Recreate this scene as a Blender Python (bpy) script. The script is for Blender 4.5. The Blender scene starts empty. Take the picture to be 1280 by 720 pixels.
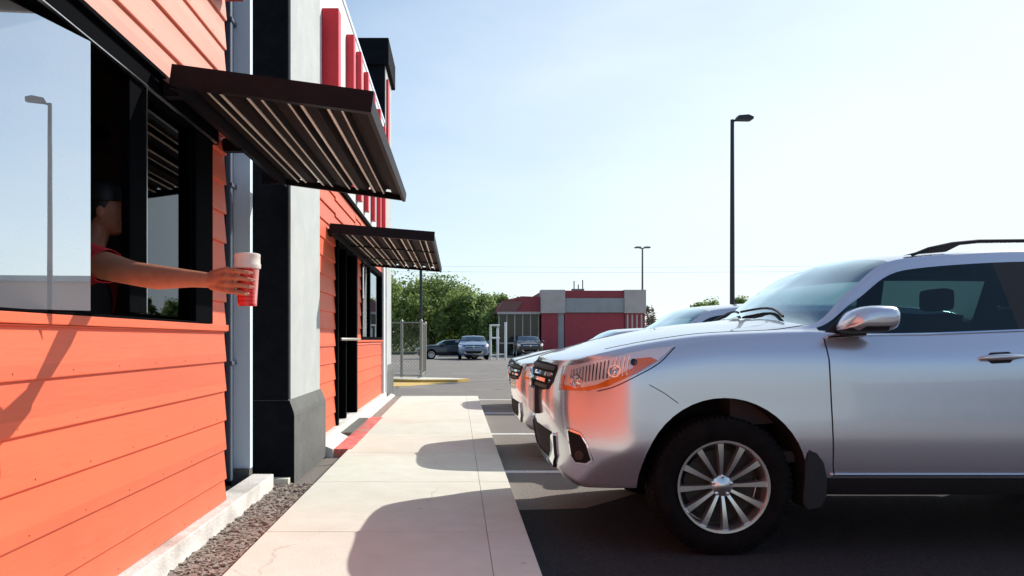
import bpy, bmesh, math, random
from mathutils import Vector, Matrix, noise
from mathutils.bvhtree import BVHTree
from mathutils.geometry import delaunay_2d_cdt
random.seed(11)
R = math.radians
PI = math.pi
scene = bpy.context.scene
COL = scene.collection

# ------------------------------------------------------------------ objects
def tag(o, label=None, cat=None, group=None, kind=None):
    if label: o['label'] = label
    if cat: o['category'] = cat
    if group: o['group'] = group
    if kind: o['kind'] = kind
    return o

def thing(name, label, cat, loc=(0, 0, 0), rz=0, group=None):
    o = bpy.data.objects.new(name, None)
    o.empty_display_size = .2
    o.location = loc
    o.rotation_euler = (0, 0, rz)
    COL.objects.link(o)
    return tag(o, label, cat, group)

def kids(o):
    return [c for c in COL.objects if c.parent == o]

def copy_tree(o, parent=None):
    c = o.copy()
    COL.objects.link(c)
    if parent: c.parent = parent
    for ch in kids(o):
        copy_tree(ch, c)
    return c

def link_mesh(name, me, mat=None, parent=None):
    o = bpy.data.objects.new(name, me)
    if mat is not None:
        mats = mat if isinstance(mat, (list, tuple)) else [mat]
        for m in mats: me.materials.append(m)
    COL.objects.link(o)
    if parent: o.parent = parent
    return o

def smooth_bm(bm, ang=32):
    lim = R(ang)
    for f in bm.faces: f.smooth = True
    for e in bm.edges:
        if len(e.link_faces) == 2:
            e.smooth = e.calc_face_angle(0) < lim
        else:
            e.smooth = False

class MB:
    """collects shapes of one part"""
    def __init__(s): s.bm = bmesh.new()
    def box(s, x0, x1, y0, y1, z0, z1, bev=0.0):
        r = bmesh.ops.create_cube(s.bm, size=1)
        vs = r['verts']
        for v in vs:
            v.co = Vector(((x0+x1)/2+v.co.x*(x1-x0), (y0+y1)/2+v.co.y*(y1-y0), (z0+z1)/2+v.co.z*(z1-z0)))
        if bev:
            es = list({e for v in vs for e in v.link_edges})
            bmesh.ops.bevel(s.bm, geom=es, offset=bev, segments=2, affect='EDGES', profile=.6)
        return s
    def obox(s, c, ax, ay, az, hx, hy, hz):
        c, ax, ay, az = map(Vector, (c, ax, ay, az))
        r = bmesh.ops.create_cube(s.bm, size=2)
        for v in r['verts']:
            v.co = c + ax*(v.co.x*hx) + ay*(v.co.y*hy) + az*(v.co.z*hz)
        return s
    def poly(s, pts):
        s.bm.faces.new([s.bm.verts.new(p) for p in pts]); return s
    def prism(s, pts, vec):
        vec = Vector(vec)
        a = [s.bm.verts.new(p) for p in pts]
        b = [s.bm.verts.new(Vector(p)+vec) for p in pts]
        n = len(a)
        s.bm.faces.new(a); s.bm.faces.new(b[::-1])
        for i in range(n):
            s.bm.faces.new((a[i], b[i], b[(i+1) % n], a[(i+1) % n]))
        return s
    def tube(s, pts, rad, seg=10, cap=True):
        pts = [Vector(p) for p in pts]
        n = len(pts)
        rads = rad if isinstance(rad, (list, tuple)) else [rad]*n
        rings = []
        t0 = (pts[1]-pts[0]).normalized()
        up = Vector((0, 0, 1)) if abs(t0.z) < .9 else Vector((1, 0, 0))
        u = t0.cross(up).normalized()
        for i, p in enumerate(pts):
            if i == 0: t = pts[1]-pts[0]
            elif i == n-1: t = pts[-1]-pts[-2]
            else: t = (pts[i+1]-pts[i]).normalized()+(pts[i]-pts[i-1]).normalized()
            t.normalize()
            u = (u-t*u.dot(t)).normalized()
            w = t.cross(u)
            rings.append([s.bm.verts.new(p+(u*math.cos(2*PI*k/seg)+w*math.sin(2*PI*k/seg))*rads[i]) for k in range(seg)])
        for a, b in zip(rings, rings[1:]):
            for k in range(seg):
                s.bm.faces.new((a[k], a[(k+1) % seg], b[(k+1) % seg], b[k]))
        if cap:
            s.bm.faces.new(rings[0][::-1]); s.bm.faces.new(rings[-1])
        return s
    def lathe(s, prof, c=(0, 0, 0), axis='z', seg=32, closed=False):
        c = Vector(c)
        rings = []
        for r, h in prof:
            ring = []
            for k in range(seg):
                a = 2*PI*k/seg
                if axis == 'z': p = Vector((r*math.cos(a), r*math.sin(a), h))
                elif axis == 'y': p = Vector((r*math.cos(a), h, r*math.sin(a)))
                else: p = Vector((h, r*math.cos(a), r*math.sin(a)))
                ring.append(s.bm.verts.new(c+p))
            rings.append(ring)
        rr = rings+[rings[0]] if closed else rings
        for a, b in zip(rr, rr[1:]):
            for k in range(seg):
                s.bm.faces.new((a[k], a[(k+1) % seg], b[(k+1) % seg], b[k]))
        if not closed:
            s.bm.faces.new(rings[0][::-1]); s.bm.faces.new(rings[-1])
        return s
    def grid(s, f, nu, nv):
        vs = [[s.bm.verts.new(f(i/nu, j/nv)) for j in range(nv+1)] for i in range(nu+1)]
        for i in range(nu):
            for j in range(nv):
                s.bm.faces.new((vs[i][j], vs[i+1][j], vs[i+1][j+1], vs[i][j+1]))
        return s
    def build(s, name, mat=None, parent=None, smooth=None, recalc=True):
        if recalc: bmesh.ops.recalc_face_normals(s.bm, faces=s.bm.faces)
        if smooth: smooth_bm(s.bm, smooth)
        me = bpy.data.meshes.new(name)
        s.bm.to_mesh(me); s.bm.free()
        return link_mesh(name, me, mat, parent)

def eval_mesh(o):
    dg = bpy.context.evaluated_depsgraph_get()
    dg.update()
    return bpy.data.meshes.new_from_object(o.evaluated_get(dg))

# ------------------------------------------------------------------ materials
def mat(name, base=(.5, .5, .5), rough=.6, metal=0, coat=0, spec=.5, **kw):
    m = bpy.data.materials.new(name)
    m.use_nodes = True
    nt = m.node_tree
    b = nt.nodes['Principled BSDF']
    b.inputs['Base Color'].default_value = (*base, 1)
    b.inputs['Roughness'].default_value = rough
    b.inputs['Metallic'].default_value = metal
    b.inputs['Specular IOR Level'].default_value = spec
    b.inputs['Coat Weight'].default_value = coat
    b.inputs['Coat Roughness'].default_value = kw.get('coat_rough', .03)
    if 'emit' in kw:
        b.inputs['Emission Color'].default_value = (*kw['emit'], 1)
        b.inputs['Emission Strength'].default_value = kw.get('es', 1)
    if kw.get('sss'):
        b.inputs['Subsurface Weight'].default_value = kw['sss']
        b.inputs['Subsurface Radius'].default_value = (.02, .008, .004)
        b.inputs['Subsurface Scale'].default_value = 1
    return m

def N(m, t, **props):
    n = m.node_tree.nodes.new(t)
    for k, v in props.items(): setattr(n, k, v)
    return n
def L(m, a, b): m.node_tree.links.new(a, b)
def P(m): return m.node_tree.nodes['Principled BSDF']

def noise_mix(m, c1, c2, scale=5, detail=6, lo=.35, hi=.65, bump=0, bscale=None, stretch=(1, 1, 1), rough=None, c3=None, s3=1.0, obj=True):
    """base colour mottled between c1 and c2, optionally a larger stain c3, and bump"""
    tc = N(m, 'ShaderNodeTexCoord')
    mp = N(m, 'ShaderNodeMapping'); mp.inputs['Scale'].default_value = stretch
    L(m, tc.outputs['Object'], mp.inputs['Vector'])
    n = N(m, 'ShaderNodeTexNoise'); n.inputs['Scale'].default_value = scale; n.inputs['Detail'].default_value = detail
    n.inputs['Roughness'].default_value = .65
    L(m, mp.outputs[0], n.inputs['Vector'])
    mr = N(m, 'ShaderNodeMapRange'); mr.inputs['From Min'].default_value = lo; mr.inputs['From Max'].default_value = hi
    L(m, n.outputs['Fac'], mr.inputs['Value'])
    mx = N(m, 'ShaderNodeMix', data_type='RGBA')
    mx.inputs[6].default_value = (*c1, 1); mx.inputs[7].default_value = (*c2, 1)
    L(m, mr.outputs[0], mx.inputs['Factor'])
    out = mx.outputs[2]
    if c3:
        n3 = N(m, 'ShaderNodeTexNoise'); n3.inputs['Scale'].default_value = s3; n3.inputs['Detail'].default_value = 4
        L(m, tc.outputs['Object'], n3.inputs['Vector'])
        r3 = N(m, 'ShaderNodeMapRange'); r3.inputs['From Min'].default_value = .52; r3.inputs['From Max'].default_value = .72
        L(m, n3.outputs['Fac'], r3.inputs['Value'])
        m3 = N(m, 'ShaderNodeMix', data_type='RGBA'); m3.inputs[7].default_value = (*c3, 1)
        L(m, out, m3.inputs[6]); L(m, r3.outputs[0], m3.inputs['Factor'])
        out = m3.outputs[2]
    L(m, out, P(m).inputs['Base Color'])
    if bump:
        nb = N(m, 'ShaderNodeTexNoise'); nb.inputs['Scale'].default_value = bscale or scale*4; nb.inputs['Detail'].default_value = 5
        L(m, mp.outputs[0], nb.inputs['Vector'])
        bp = N(m, 'ShaderNodeBump'); bp.inputs['Strength'].default_value = bump; bp.inputs['Distance'].default_value = .01
        L(m, nb.outputs['Fac'], bp.inputs['Height'])
        L(m, bp.outputs[0], P(m).inputs['Normal'])
    if rough:
        rr = N(m, 'ShaderNodeMapRange'); rr.inputs['To Min'].default_value = rough[0]; rr.inputs['To Max'].default_value = rough[1]
        L(m, n.outputs['Fac'], rr.inputs['Value']); L(m, rr.outputs[0], P(m).inputs['Roughness'])
    return out

def board_mat(name, col, dark, z0, pitch, rough=.5):
    m = mat(name, col, rough)
    out = noise_mix(m, col, dark, scale=3.0, lo=.3, hi=.95, bump=.13, bscale=26, stretch=(1, .25, 2.2), c3=tuple(c*.86 for c in col), s3=1.6)
    tc = N(m, 'ShaderNodeTexCoord'); sp = N(m, 'ShaderNodeSeparateXYZ'); L(m, tc.outputs['Object'], sp.inputs[0])
    a = N(m, 'ShaderNodeMath', operation='SUBTRACT'); a.inputs[1].default_value = z0; L(m, sp.outputs['Z'], a.inputs[0])
    d = N(m, 'ShaderNodeMath', operation='DIVIDE'); d.inputs[1].default_value = pitch; L(m, a.outputs[0], d.inputs[0])
    f = N(m, 'ShaderNodeMath', operation='FLOOR'); L(m, d.outputs[0], f.inputs[0])
    w = N(m, 'ShaderNodeTexWhiteNoise', noise_dimensions='1D'); L(m, f.outputs[0], w.inputs['W'])
    r = N(m, 'ShaderNodeMapRange'); r.inputs['To Min'].default_value = .88; r.inputs['To Max'].default_value = 1.08
    L(m, w.outputs['Value'], r.inputs['Value'])
    h = N(m, 'ShaderNodeHueSaturation'); L(m, r.outputs[0], h.inputs['Value']); L(m, out, h.inputs['Color'])
    # small knots and drips
    zr_ = N(m, 'ShaderNodeMapRange'); zr_.inputs['From Min'].default_value = .15; zr_.inputs['From Max'].default_value = .62; zr_.inputs['To Min'].default_value = .42; zr_.inputs['To Max'].default_value = 0
    L(m, sp.outputs['Z'], zr_.inputs['Value'])
    dn = N(m, 'ShaderNodeTexNoise'); dn.inputs['Scale'].default_value = 7; dn.inputs['Detail'].default_value = 8; L(m, tc.outputs['Object'], dn.inputs['Vector'])
    dm = N(m, 'ShaderNodeMath', operation='MULTIPLY'); L(m, zr_.outputs[0], dm.inputs[0]); L(m, dn.outputs['Fac'], dm.inputs[1])
    dx_ = N(m, 'ShaderNodeMix', data_type='RGBA'); dx_.inputs[7].default_value = (.42, .22, .14, 1)
    L(m, dm.outputs[0], dx_.inputs['Factor']); L(m, h.outputs[0], dx_.inputs[6])
    kn = N(m, 'ShaderNodeTexVoronoi'); kn.inputs['Scale'].default_value = 1.9
    mp = N(m, 'ShaderNodeMapping'); mp.inputs['Scale'].default_value = (1, .8, 2.6)
    L(m, tc.outputs['Object'], mp.inputs[0]); L(m, mp.outputs[0], kn.inputs['Vector'])
    kr = N(m, 'ShaderNodeMapRange'); kr.inputs['From Min'].default_value = .03; kr.inputs['From Max'].default_value = .10
    kr.inputs['To Min'].default_value = .30; kr.inputs['To Max'].default_value = 0
    L(m, kn.outputs['Distance'], kr.inputs['Value'])
    mx = N(m, 'ShaderNodeMix', data_type='RGBA'); mx.inputs[7].default_value = (dark[0]*.6, dark[1]*.6, dark[2]*.6, 1)
    L(m, kr.outputs[0], mx.inputs['Factor']); L(m, dx_.outputs[2], mx.inputs[6])
    L(m, mx.outputs[2], P(m).inputs['Base Color'])
    return m

def glass_mat(name, tint=(.5, .6, .6), refl=(1, 1, 1), base=.12, gain=1.0, rough=0.0):
    m = bpy.data.materials.new(name); m.use_nodes = True
    nt = m.node_tree; nt.nodes.clear()
    out = N(m, 'ShaderNodeOutputMaterial')
    tr = N(m, 'ShaderNodeBsdfTransparent'); tr.inputs[0].default_value = (*tint, 1)
    gl = N(m, 'ShaderNodeBsdfGlossy'); gl.inputs['Color'].default_value = (*refl, 1); gl.inputs['Roughness'].default_value = rough
    fr = N(m, 'ShaderNodeFresnel'); fr.inputs['IOR'].default_value = 1.5
    mu = N(m, 'ShaderNodeMath', operation='MULTIPLY_ADD', use_clamp=True)
    mu.inputs[1].default_value = gain; mu.inputs[2].default_value = base
    L(m, fr.outputs[0], mu.inputs[0])
    mx = N(m, 'ShaderNodeMixShader')
    L(m, mu.outputs[0], mx.inputs[0]); L(m, tr.outputs[0], mx.inputs[1]); L(m, gl.outputs[0], mx.inputs[2])
    L(m, mx.outputs[0], out.inputs[0])
    return m

M = {}
ORG = (.88, .150, .062); ORD = (.76, .118, .05)
M['siding'] = board_mat('orange_siding', ORG, ORD, .153, .19)
M['siding_far'] = board_mat('orange_siding_far', (.84, .145, .055), (.68, .10, .04), .2, .19)
M['siding_up'] = board_mat('hazed_siding', (.86, .33, .235), (.78, .24, .16), .153, .19)  # upper boards: bright haze put into a paler colour
M['black_frame'] = mat('black_frame', (.0015, .0018, .003), .75, spec=.1)
P(M['black_frame']).inputs['IOR'].default_value = 1.2
M['charcoal'] = mat('charcoal_stucco', (.014, .016, .02), .9, spec=.1)
noise_mix(M['charcoal'], (.006, .0072, .010), (.010, .0115, .015), 9, bump=.5, bscale=90)
M['grey_base'] = mat('grey_stucco', (.13, .135, .12), .85)
noise_mix(M['grey_base'], (.11, .112, .104), (.15, .152, .14), 6, bump=.8, bscale=110, c3=(.16, .16, .148), s3=2)
M['pale'] = mat('pale_stucco', (.6, .62, .6), .8)
noise_mix(M['pale'], (.44, .46, .445), (.50, .52, .50), 4, bump=.3, bscale=120, c3=(.42, .44, .43), s3=1.2)
M['white_wall'] = mat('white_wall', (.7, .7, .68), .7)
noise_mix(M['white_wall'], (.60, .62, .62), (.68, .69, .68), 3, bump=.2, bscale=90)
M['trim_white'] = mat('white_trim', (.6, .62, .64), .45)
noise_mix(M['trim_white'], (.74, .86, .97), (.80, .90, .98), 6, stretch=(1, 1, .3))
M['foundation'] = mat('painted_foundation', (.7, .68, .65), .8)
noise_mix(M['foundation'], (.84, .81, .76), (.72, .69, .64), 7, bump=.5, bscale=60, c3=(.52, .48, .43), s3=3)
M['red_fin'] = mat('red_fin', (.50, .012, .03), .35)
noise_mix(M['red_fin'], (.74, .014, .028), (.66, .012, .026), 5)
M['red_soft'] = mat('red_paint_kerb', (.6, .05, .05), .75)
noise_mix(M['red_soft'], (.74, .12, .11), (.68, .30, .25), 14, lo=.45, hi=.62, bump=.3, c3=(.5, .3, .25), s3=5)
M['canopy_metal'] = mat('canopy_metal', (.012, .010, .012), .5, spec=.15)
noise_mix(M['canopy_metal'], (.005, .0045, .006), (.014, .007, .009), 4)
M['canopy_wood'] = mat('canopy_deck', (.05, .026, .02), .7, spec=.1)
noise_mix(M['canopy_wood'], (.012, .007, .006), (.026, .014, .011), 7, stretch=(3, .2, 1), bump=.2)
M['rim_strip'] = mat('canopy_rim_light', (.62, .50, .40), .4)  # pale strips painting the rim light along the deck ridges
noise_mix(M['rim_strip'], (.95, .86, .72), (.85, .72, .58), 9, stretch=(1, .5, 1))
M['room'] = mat('room_wall', (.05, .034, .028), .8)
noise_mix(M['room'], (.12, .075, .055), (.17, .11, .08), 3)
M['room_floor'] = mat('room_floor', (.03, .026, .022), .5)
M['steel'] = mat('brushed_steel', (.5, .5, .5), .3, 1)
noise_mix(M['steel'], (.5, .5, .5), (.38, .38, .38), 8, stretch=(1, 6, 1))
M['counter'] = mat('white_counter', (.5, .52, .54), .35)
M['pane'] = glass_mat('window_pane', (.10, .12, .13), (.95, .97, .98), .80, .9)
def film(m, col, amt):
    out = [n for n in m.node_tree.nodes if n.type == 'OUTPUT_MATERIAL'][0]; src = out.inputs[0].links[0].from_socket
    df = N(m, 'ShaderNodeBsdfDiffuse'); df.inputs[0].default_value = (*col, 1)
    tc_ = N(m, 'ShaderNodeTexCoord'); nz_ = N(m, 'ShaderNodeTexNoise'); nz_.inputs['Scale'].default_value = 2.2; nz_.inputs['Detail'].default_value = 6; nz_.inputs['Distortion'].default_value = 1.2
    L(m, tc_.outputs['Object'], nz_.inputs['Vector'])
    r_ = N(m, 'ShaderNodeMapRange'); r_.inputs['To Min'].default_value = amt*.5; r_.inputs['To Max'].default_value = amt*1.5; L(m, nz_.outputs['Fac'], r_.inputs['Value'])
    x_ = N(m, 'ShaderNodeMixShader'); L(m, r_.outputs[0], x_.inputs[0]); L(m, src, x_.inputs[1]); L(m, df.outputs[0], x_.inputs[2]); L(m, x_.outputs[0], out.inputs[0])
    bp = N(m, 'ShaderNodeBump'); bp.inputs['Strength'].default_value = .012; bp.inputs['Distance'].default_value = .02
    n2 = N(m, 'ShaderNodeTexNoise'); n2.inputs['Scale'].default_value = 1.6; L(m, tc_.outputs['Object'], n2.inputs['Vector']); L(m, n2.outputs['Fac'], bp.inputs['Height'])
    for g in m.node_tree.nodes:
        if g.type == 'BSDF_GLOSSY': L(m, bp.outputs[0], g.inputs['Normal'])
film(M['pane'], (.90, .93, .95), .22)
M['pane_dark'] = glass_mat('tinted_pane', (.28, .26, .25), (.8, .85, .9), .02, .9)
M['far_glass'] = glass_mat('shop_glass', (.1, .1, .1), (.9, .95, 1), .10, 1.0)
# ground
M['asphalt'] = mat('asphalt', (.09, .088, .085), .95, spec=.15)
noise_mix(M['asphalt'], (.20, .182, .162), (.34, .31, .275), 55, detail=8, bump=.9, bscale=150, c3=(.34, .305, .265), s3=.35)
M['concrete'] = mat('sidewalk_concrete', (.5, .45, .38), .85)
noise_mix(M['concrete'], (.77, .76, .65), (.71, .695, .585), 5, bump=.35, bscale=170, c3=(.68, .635, .52), s3=.9)
def spots(m, col, scale, r0, r1, strength):
    src = P(m).inputs['Base Color'].links[0].from_socket
    tc_ = N(m, 'ShaderNodeTexCoord'); vo = N(m, 'ShaderNodeTexVoronoi'); vo.inputs['Scale'].default_value = scale; vo.inputs['Randomness'].default_value = 1
    nz_ = N(m, 'ShaderNodeTexNoise'); nz_.inputs['Scale'].default_value = scale*6
    va = N(m, 'ShaderNodeMixRGB'); va.inputs[0].default_value = .06; L(m, tc_.outputs['Object'], va.inputs[1]); L(m, nz_.outputs['Color'], va.inputs[2]); L(m, tc_.outputs['Object'], nz_.inputs['Vector'])
    L(m, va.outputs[0], vo.inputs['Vector'])
    r_ = N(m, 'ShaderNodeMapRange'); r_.inputs['From Min'].default_value = r0; r_.inputs['From Max'].default_value = r1; r_.inputs['To Min'].default_value = strength; r_.inputs['To Max'].default_value = 0
    L(m, vo.outputs['Distance'], r_.inputs['Value'])
    w_ = N(m, 'ShaderNodeSeparateColor'); L(m, vo.outputs['Color'], w_.inputs[0])
    mu = N(m, 'ShaderNodeMath', operation='MULTIPLY'); L(m, r_.outputs[0], mu.inputs[0]); L(m, w_.outputs[0], mu.inputs[1])
    x_ = N(m, 'ShaderNodeMix', data_type='RGBA'); x_.inputs[7].default_value = (*col, 1)
    L(m, mu.outputs[0], x_.inputs['Factor']); L(m, src, x_.inputs[6]); L(m, x_.outputs[2], P(m).inputs['Base Color'])
def cracks(m, col, scale, width, strength):
    src = P(m).inputs['Base Color'].links[0].from_socket
    tc_ = N(m, 'ShaderNodeTexCoord'); nz_ = N(m, 'ShaderNodeTexNoise'); nz_.inputs['Scale'].default_value = 3.0; nz_.inputs['Detail'].default_value = 6
    va = N(m, 'ShaderNodeMixRGB'); va.inputs[0].default_value = .22; L(m, tc_.outputs['Object'], nz_.inputs['Vector']); L(m, tc_.outputs['Object'], va.inputs[1]); L(m, nz_.outputs['Color'], va.inputs[2])
    vo = N(m, 'ShaderNodeTexVoronoi', feature='DISTANCE_TO_EDGE'); vo.inputs['Scale'].default_value = scale; L(m, va.outputs[0], vo.inputs['Vector'])
    r_ = N(m, 'ShaderNodeMapRange'); r_.inputs['From Min'].default_value = width*.4; r_.inputs['From Max'].default_value = width; r_.inputs['To Min'].default_value = strength; r_.inputs['To Max'].default_value = 0
    L(m, vo.outputs['Distance'], r_.inputs['Value'])
    n3 = N(m, 'ShaderNodeTexNoise'); n3.inputs['Scale'].default_value = .7; L(m, tc_.outputs['Object'], n3.inputs['Vector'])
    r3 = N(m, 'ShaderNodeMapRange'); r3.inputs['From Min'].default_value = .48; r3.inputs['From Max'].default_value = .56; L(m, n3.outputs['Fac'], r3.inputs['Value'])
    mu = N(m, 'ShaderNodeMath', operation='MULTIPLY'); L(m, r_.outputs[0], mu.inputs[0]); L(m, r3.outputs[0], mu.inputs[1])
    x_ = N(m, 'ShaderNodeMix', data_type='RGBA'); x_.inputs[7].default_value = (*col, 1)
    L(m, mu.outputs[0], x_.inputs['Factor']); L(m, src, x_.inputs[6]); L(m, x_.outputs[2], P(m).inputs['Base Color'])
cracks(M['concrete'], (.40, .35, .28), .45, .0024, .35)
cracks(M['asphalt'], (.05, .048, .045), .28, .006, .8)
spots(M['concrete'], (.22, .19, .15), 2.1, .02, .05, .8)
spots(M['concrete'], (.35, .30, .24), .8, .04, .22, .28)
spots(M['asphalt'], (.05, .045, .04), .9, .03, .16, .6)
spots(M['foundation'], (.35, .30, .25), 2.3, .02, .12, .5)
M['joint'] = mat('joint', (.26, .22, .18), .9)
M['paint_line'] = mat('road_paint', (.6, .6, .58), .7)
noise_mix(M['paint_line'], (.78, .77, .74), (.40, .38, .35), 22, lo=.52, hi=.75, bump=.3)
M['yellow'] = mat('yellow_paint', (.7, .4, .05), .7)
noise_mix(M['yellow'], (.80, .50, .09), (.55, .42, .24), 6, lo=.45, hi=.65)
M['mulch'] = mat('mulch', (.11, .075, .055), .95)
noise_mix(M['mulch'], (.20, .165, .14), (.42, .36, .31), 45, detail=8, bump=1.0, bscale=55)
M['galv'] = mat('galvanised_steel', (.35, .34, .3), .5, .6)
M['pole'] = mat('dark_pole', (.02, .022, .026), .5)
M['pole_grey'] = mat('grey_pole', (.2, .2, .19), .6)
M['maroon'] = mat('maroon_panel', (.20, .02, .03), .6)
noise_mix(M['maroon'], (.27, .035, .045), (.33, .045, .055), 2)
M['crimson'] = mat('crimson_panel', (.30, .02, .05), .6)
noise_mix(M['crimson'], (.33, .035, .05), (.38, .045, .06), 1.5)
M['beige'] = mat('beige_stone', (.35, .30, .26), .8)
noise_mix(M['beige'], (.46, .40, .37), (.54, .47, .43), 2, bump=.3)
M['grey_panel'] = mat('grey_panel', (.2, .2, .2), .7)
noise_mix(M['grey_panel'], (.30, .31, .31), (.36, .37, .37), 1.3)
M['dark_glass'] = mat('dark_shop_glass', (.02, .025, .025), .08, 0, 0)
M['bark'] = mat('bark', (.06, .045, .03), .9)
noise_mix(M['bark'], (.05, .036, .026), (.09, .07, .05), 8, bump=.6)
M['white_paint'] = mat('white_pipe', (.7, .72, .7), .5)
M['skin'] = mat('skin', (.62, .27, .17), .5, sss=.05)
noise_mix(M['skin'], (.40, .165, .095), (.50, .21, .125), 14, bump=.06, bscale=120)
M['shirt'] = mat('red_shirt', (.62, .015, .025), .85)
noise_mix(M['shirt'], (.60, .014, .022), (.50, .012, .02), 12, bump=.3, bscale=40)
M['trousers'] = mat('black_trousers', (.015, .015, .018), .9)
M['hair'] = mat('dark_hair', (.012, .009, .008), .5)
M['lip'] = mat('lip', (.4, .12, .1), .5)
M['eye'] = mat('eye', (.7, .7, .7), .2)
M['cup_red'] = mat('red_cup', (.72, .025, .03), .25, coat=.4)
M['cup_white'] = mat('cup_pink', (.75, .42, .38), .4)
M['lid'] = mat('cup_lid', (.74, .63, .55), .3, sss=.05)
# car
def paint(name, c, rough=.25, metal=.74):
    m = mat(name, c, rough, metal, coat=1.0, coat_rough=.015)
    tc = N(m, 'ShaderNodeTexCoord'); n = N(m, 'ShaderNodeTexNoise'); n.inputs['Scale'].default_value = 700
    L(m, tc.outputs['Object'], n.inputs['Vector'])
    b = N(m, 'ShaderNodeBump'); b.inputs['Strength'].default_value = .05; b.inputs['Distance'].default_value = .001
    L(m, n.outputs['Fac'], b.inputs['Height']); L(m, b.outputs[0], P(m).inputs['Normal'])
    d = N(m, 'ShaderNodeTexNoise'); d.inputs['Scale'].default_value = 3; d.inputs['Detail'].default_value = 6
    L(m, tc.outputs['Object'], d.inputs['Vector'])
    r = N(m, 'ShaderNodeMapRange'); r.inputs['To Min'].default_value = .0; r.inputs['To Max'].default_value = .06
    L(m, d.outputs['Fac'], r.inputs['Value']); L(m, r.outputs[0], P(m).inputs['Coat Roughness'])
    return m
M['silver'] = paint('silver_paint', (.63, .67, .74))
M['silver2'] = paint('pale_silver_paint', (.70, .71, .74))
M['bluegrey'] = paint('blue_grey_paint', (.18, .25, .38))
M['black_paint'] = paint('black_paint', (.012, .012, .014), .3, 0)
M['red_paint'] = paint('red_paint', (.35, .015, .02), .3, .2)
M['black_plastic'] = mat('black_plastic', (.012, .012, .013), .55)
M['well'] = mat('wheel_well', (.004, .004, .004), .9)
M['rubber'] = mat('tyre_rubber', (.012, .012, .012), .85, spec=.12)
noise_mix(M['rubber'], (.005, .005, .005), (.010, .010, .010), 12, bump=.4, bscale=60)
M['alloy'] = mat('alloy', (.78, .76, .75), .24, .93)
M['disc'] = mat('brake_disc', (.05, .045, .04), .5, .6)
M['chrome'] = mat('chrome', (.8, .8, .82), .06, 1)
M['amber'] = mat('amber_lens', (.95, .22, .02), .15, coat=1)
M['red_lens'] = mat('red_lens', (.45, .01, .01), .12, coat=1)
M['reflector'] = mat('headlamp_reflector', (.92, .92, .93), .3, .3)
M['lens'] = glass_mat('headlamp_lens', (.96, .97, .98), (.9, .95, 1), .02, .7)
M['car_glass'] = glass_mat('car_side_glass', (.17, .26, .26), (.62, .74, .82), .02, .9)
M['windshield'] = glass_mat('windshield_glass', (.78, .97, .95), (.85, .97, 1), .16, 1.6)
M['seat'] = mat('car_seat', (.05, .05, .055), .8)
M['plate'] = mat('number_plate', (.6, .55, .55), .4)
M['gap'] = mat('panel_gap', (.01, .01, .012), .8)

# ------------------------------------------------------------------ world, sun, camera
SUN_EL = 35.0; SUN_AZ = 55.0       # azimuth measured from +Y towards +X
w = bpy.data.worlds.new('World'); scene.world = w; w.use_nodes = True
nt = w.node_tree
bg = nt.nodes['Background']
sky = nt.nodes.new('ShaderNodeTexSky'); sky.sky_type = 'NISHITA'; sky.sun_disc = False
sky.sun_elevation = R(SUN_EL); sky.sun_rotation = R(SUN_AZ)
sky.air_density = 1.0; sky.dust_density = .7; sky.ozone_density = 2.0; sky.altitude = 200
# thin bright haze, denser towards the sun and the horizon, broken by faint cirrus
def wn(t, **k):
    n = nt.nodes.new(t)
    for a_, v_ in k.items(): setattr(n, a_, v_)
    return n
tc = wn('ShaderNodeTexCoord')
dt = wn('ShaderNodeVectorMath', operation='DOT_PRODUCT'); dt.inputs[1].default_value = (math.sin(R(SUN_AZ)), math.cos(R(SUN_AZ)), -.25)
nt.links.new(tc.outputs['Generated'], dt.inputs[0])
mr = wn('ShaderNodeMapRange'); mr.inputs['From Min'].default_value = .12; mr.inputs['From Max'].default_value = .90
mr.inputs['To Min'].default_value = .16; mr.inputs['To Max'].default_value = 1.0
nt.links.new(dt.outputs['Value'], mr.inputs['Value'])
mp = wn('ShaderNodeMapping'); mp.inputs['Scale'].default_value = (1, 1, 3.4); mp.inputs['Rotation'].default_value = (0, 0, .6)
nz = wn('ShaderNodeTexNoise'); nz.inputs['Scale'].default_value = 1.7; nz.inputs['Detail'].default_value = 7; nz.inputs['Roughness'].default_value = .55
nt.links.new(tc.outputs['Generated'], mp.inputs[0]); nt.links.new(mp.outputs[0], nz.inputs['Vector'])
m2 = wn('ShaderNodeMapRange'); m2.inputs['From Min'].default_value = .35; m2.inputs['From Max'].default_value = .75; m2.inputs['To Min'].default_value = -.08; m2.inputs['To Max'].default_value = .16
nt.links.new(nz.outputs['Fac'], m2.inputs['Value'])
ad = wn('ShaderNodeMath', operation='ADD', use_clamp=True); nt.links.new(mr.outputs[0], ad.inputs[0]); nt.links.new(m2.outputs[0], ad.inputs[1])
mx = wn('ShaderNodeMix', data_type='RGBA'); mx.inputs[7].default_value = (6.3, 7.1, 7.5, 1)
nt.links.new(ad.outputs[0], mx.inputs['Factor']); hs = wn('ShaderNodeHueSaturation'); hs.inputs['Saturation'].default_value = 1.25; nt.links.new(sky.outputs[0], hs.inputs['Color']); nt.links.new(hs.outputs[0], mx.inputs[6]); nt.links.new(mx.outputs[2], bg.inputs['Color'])
bg.inputs['Strength'].default_value = .15

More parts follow.
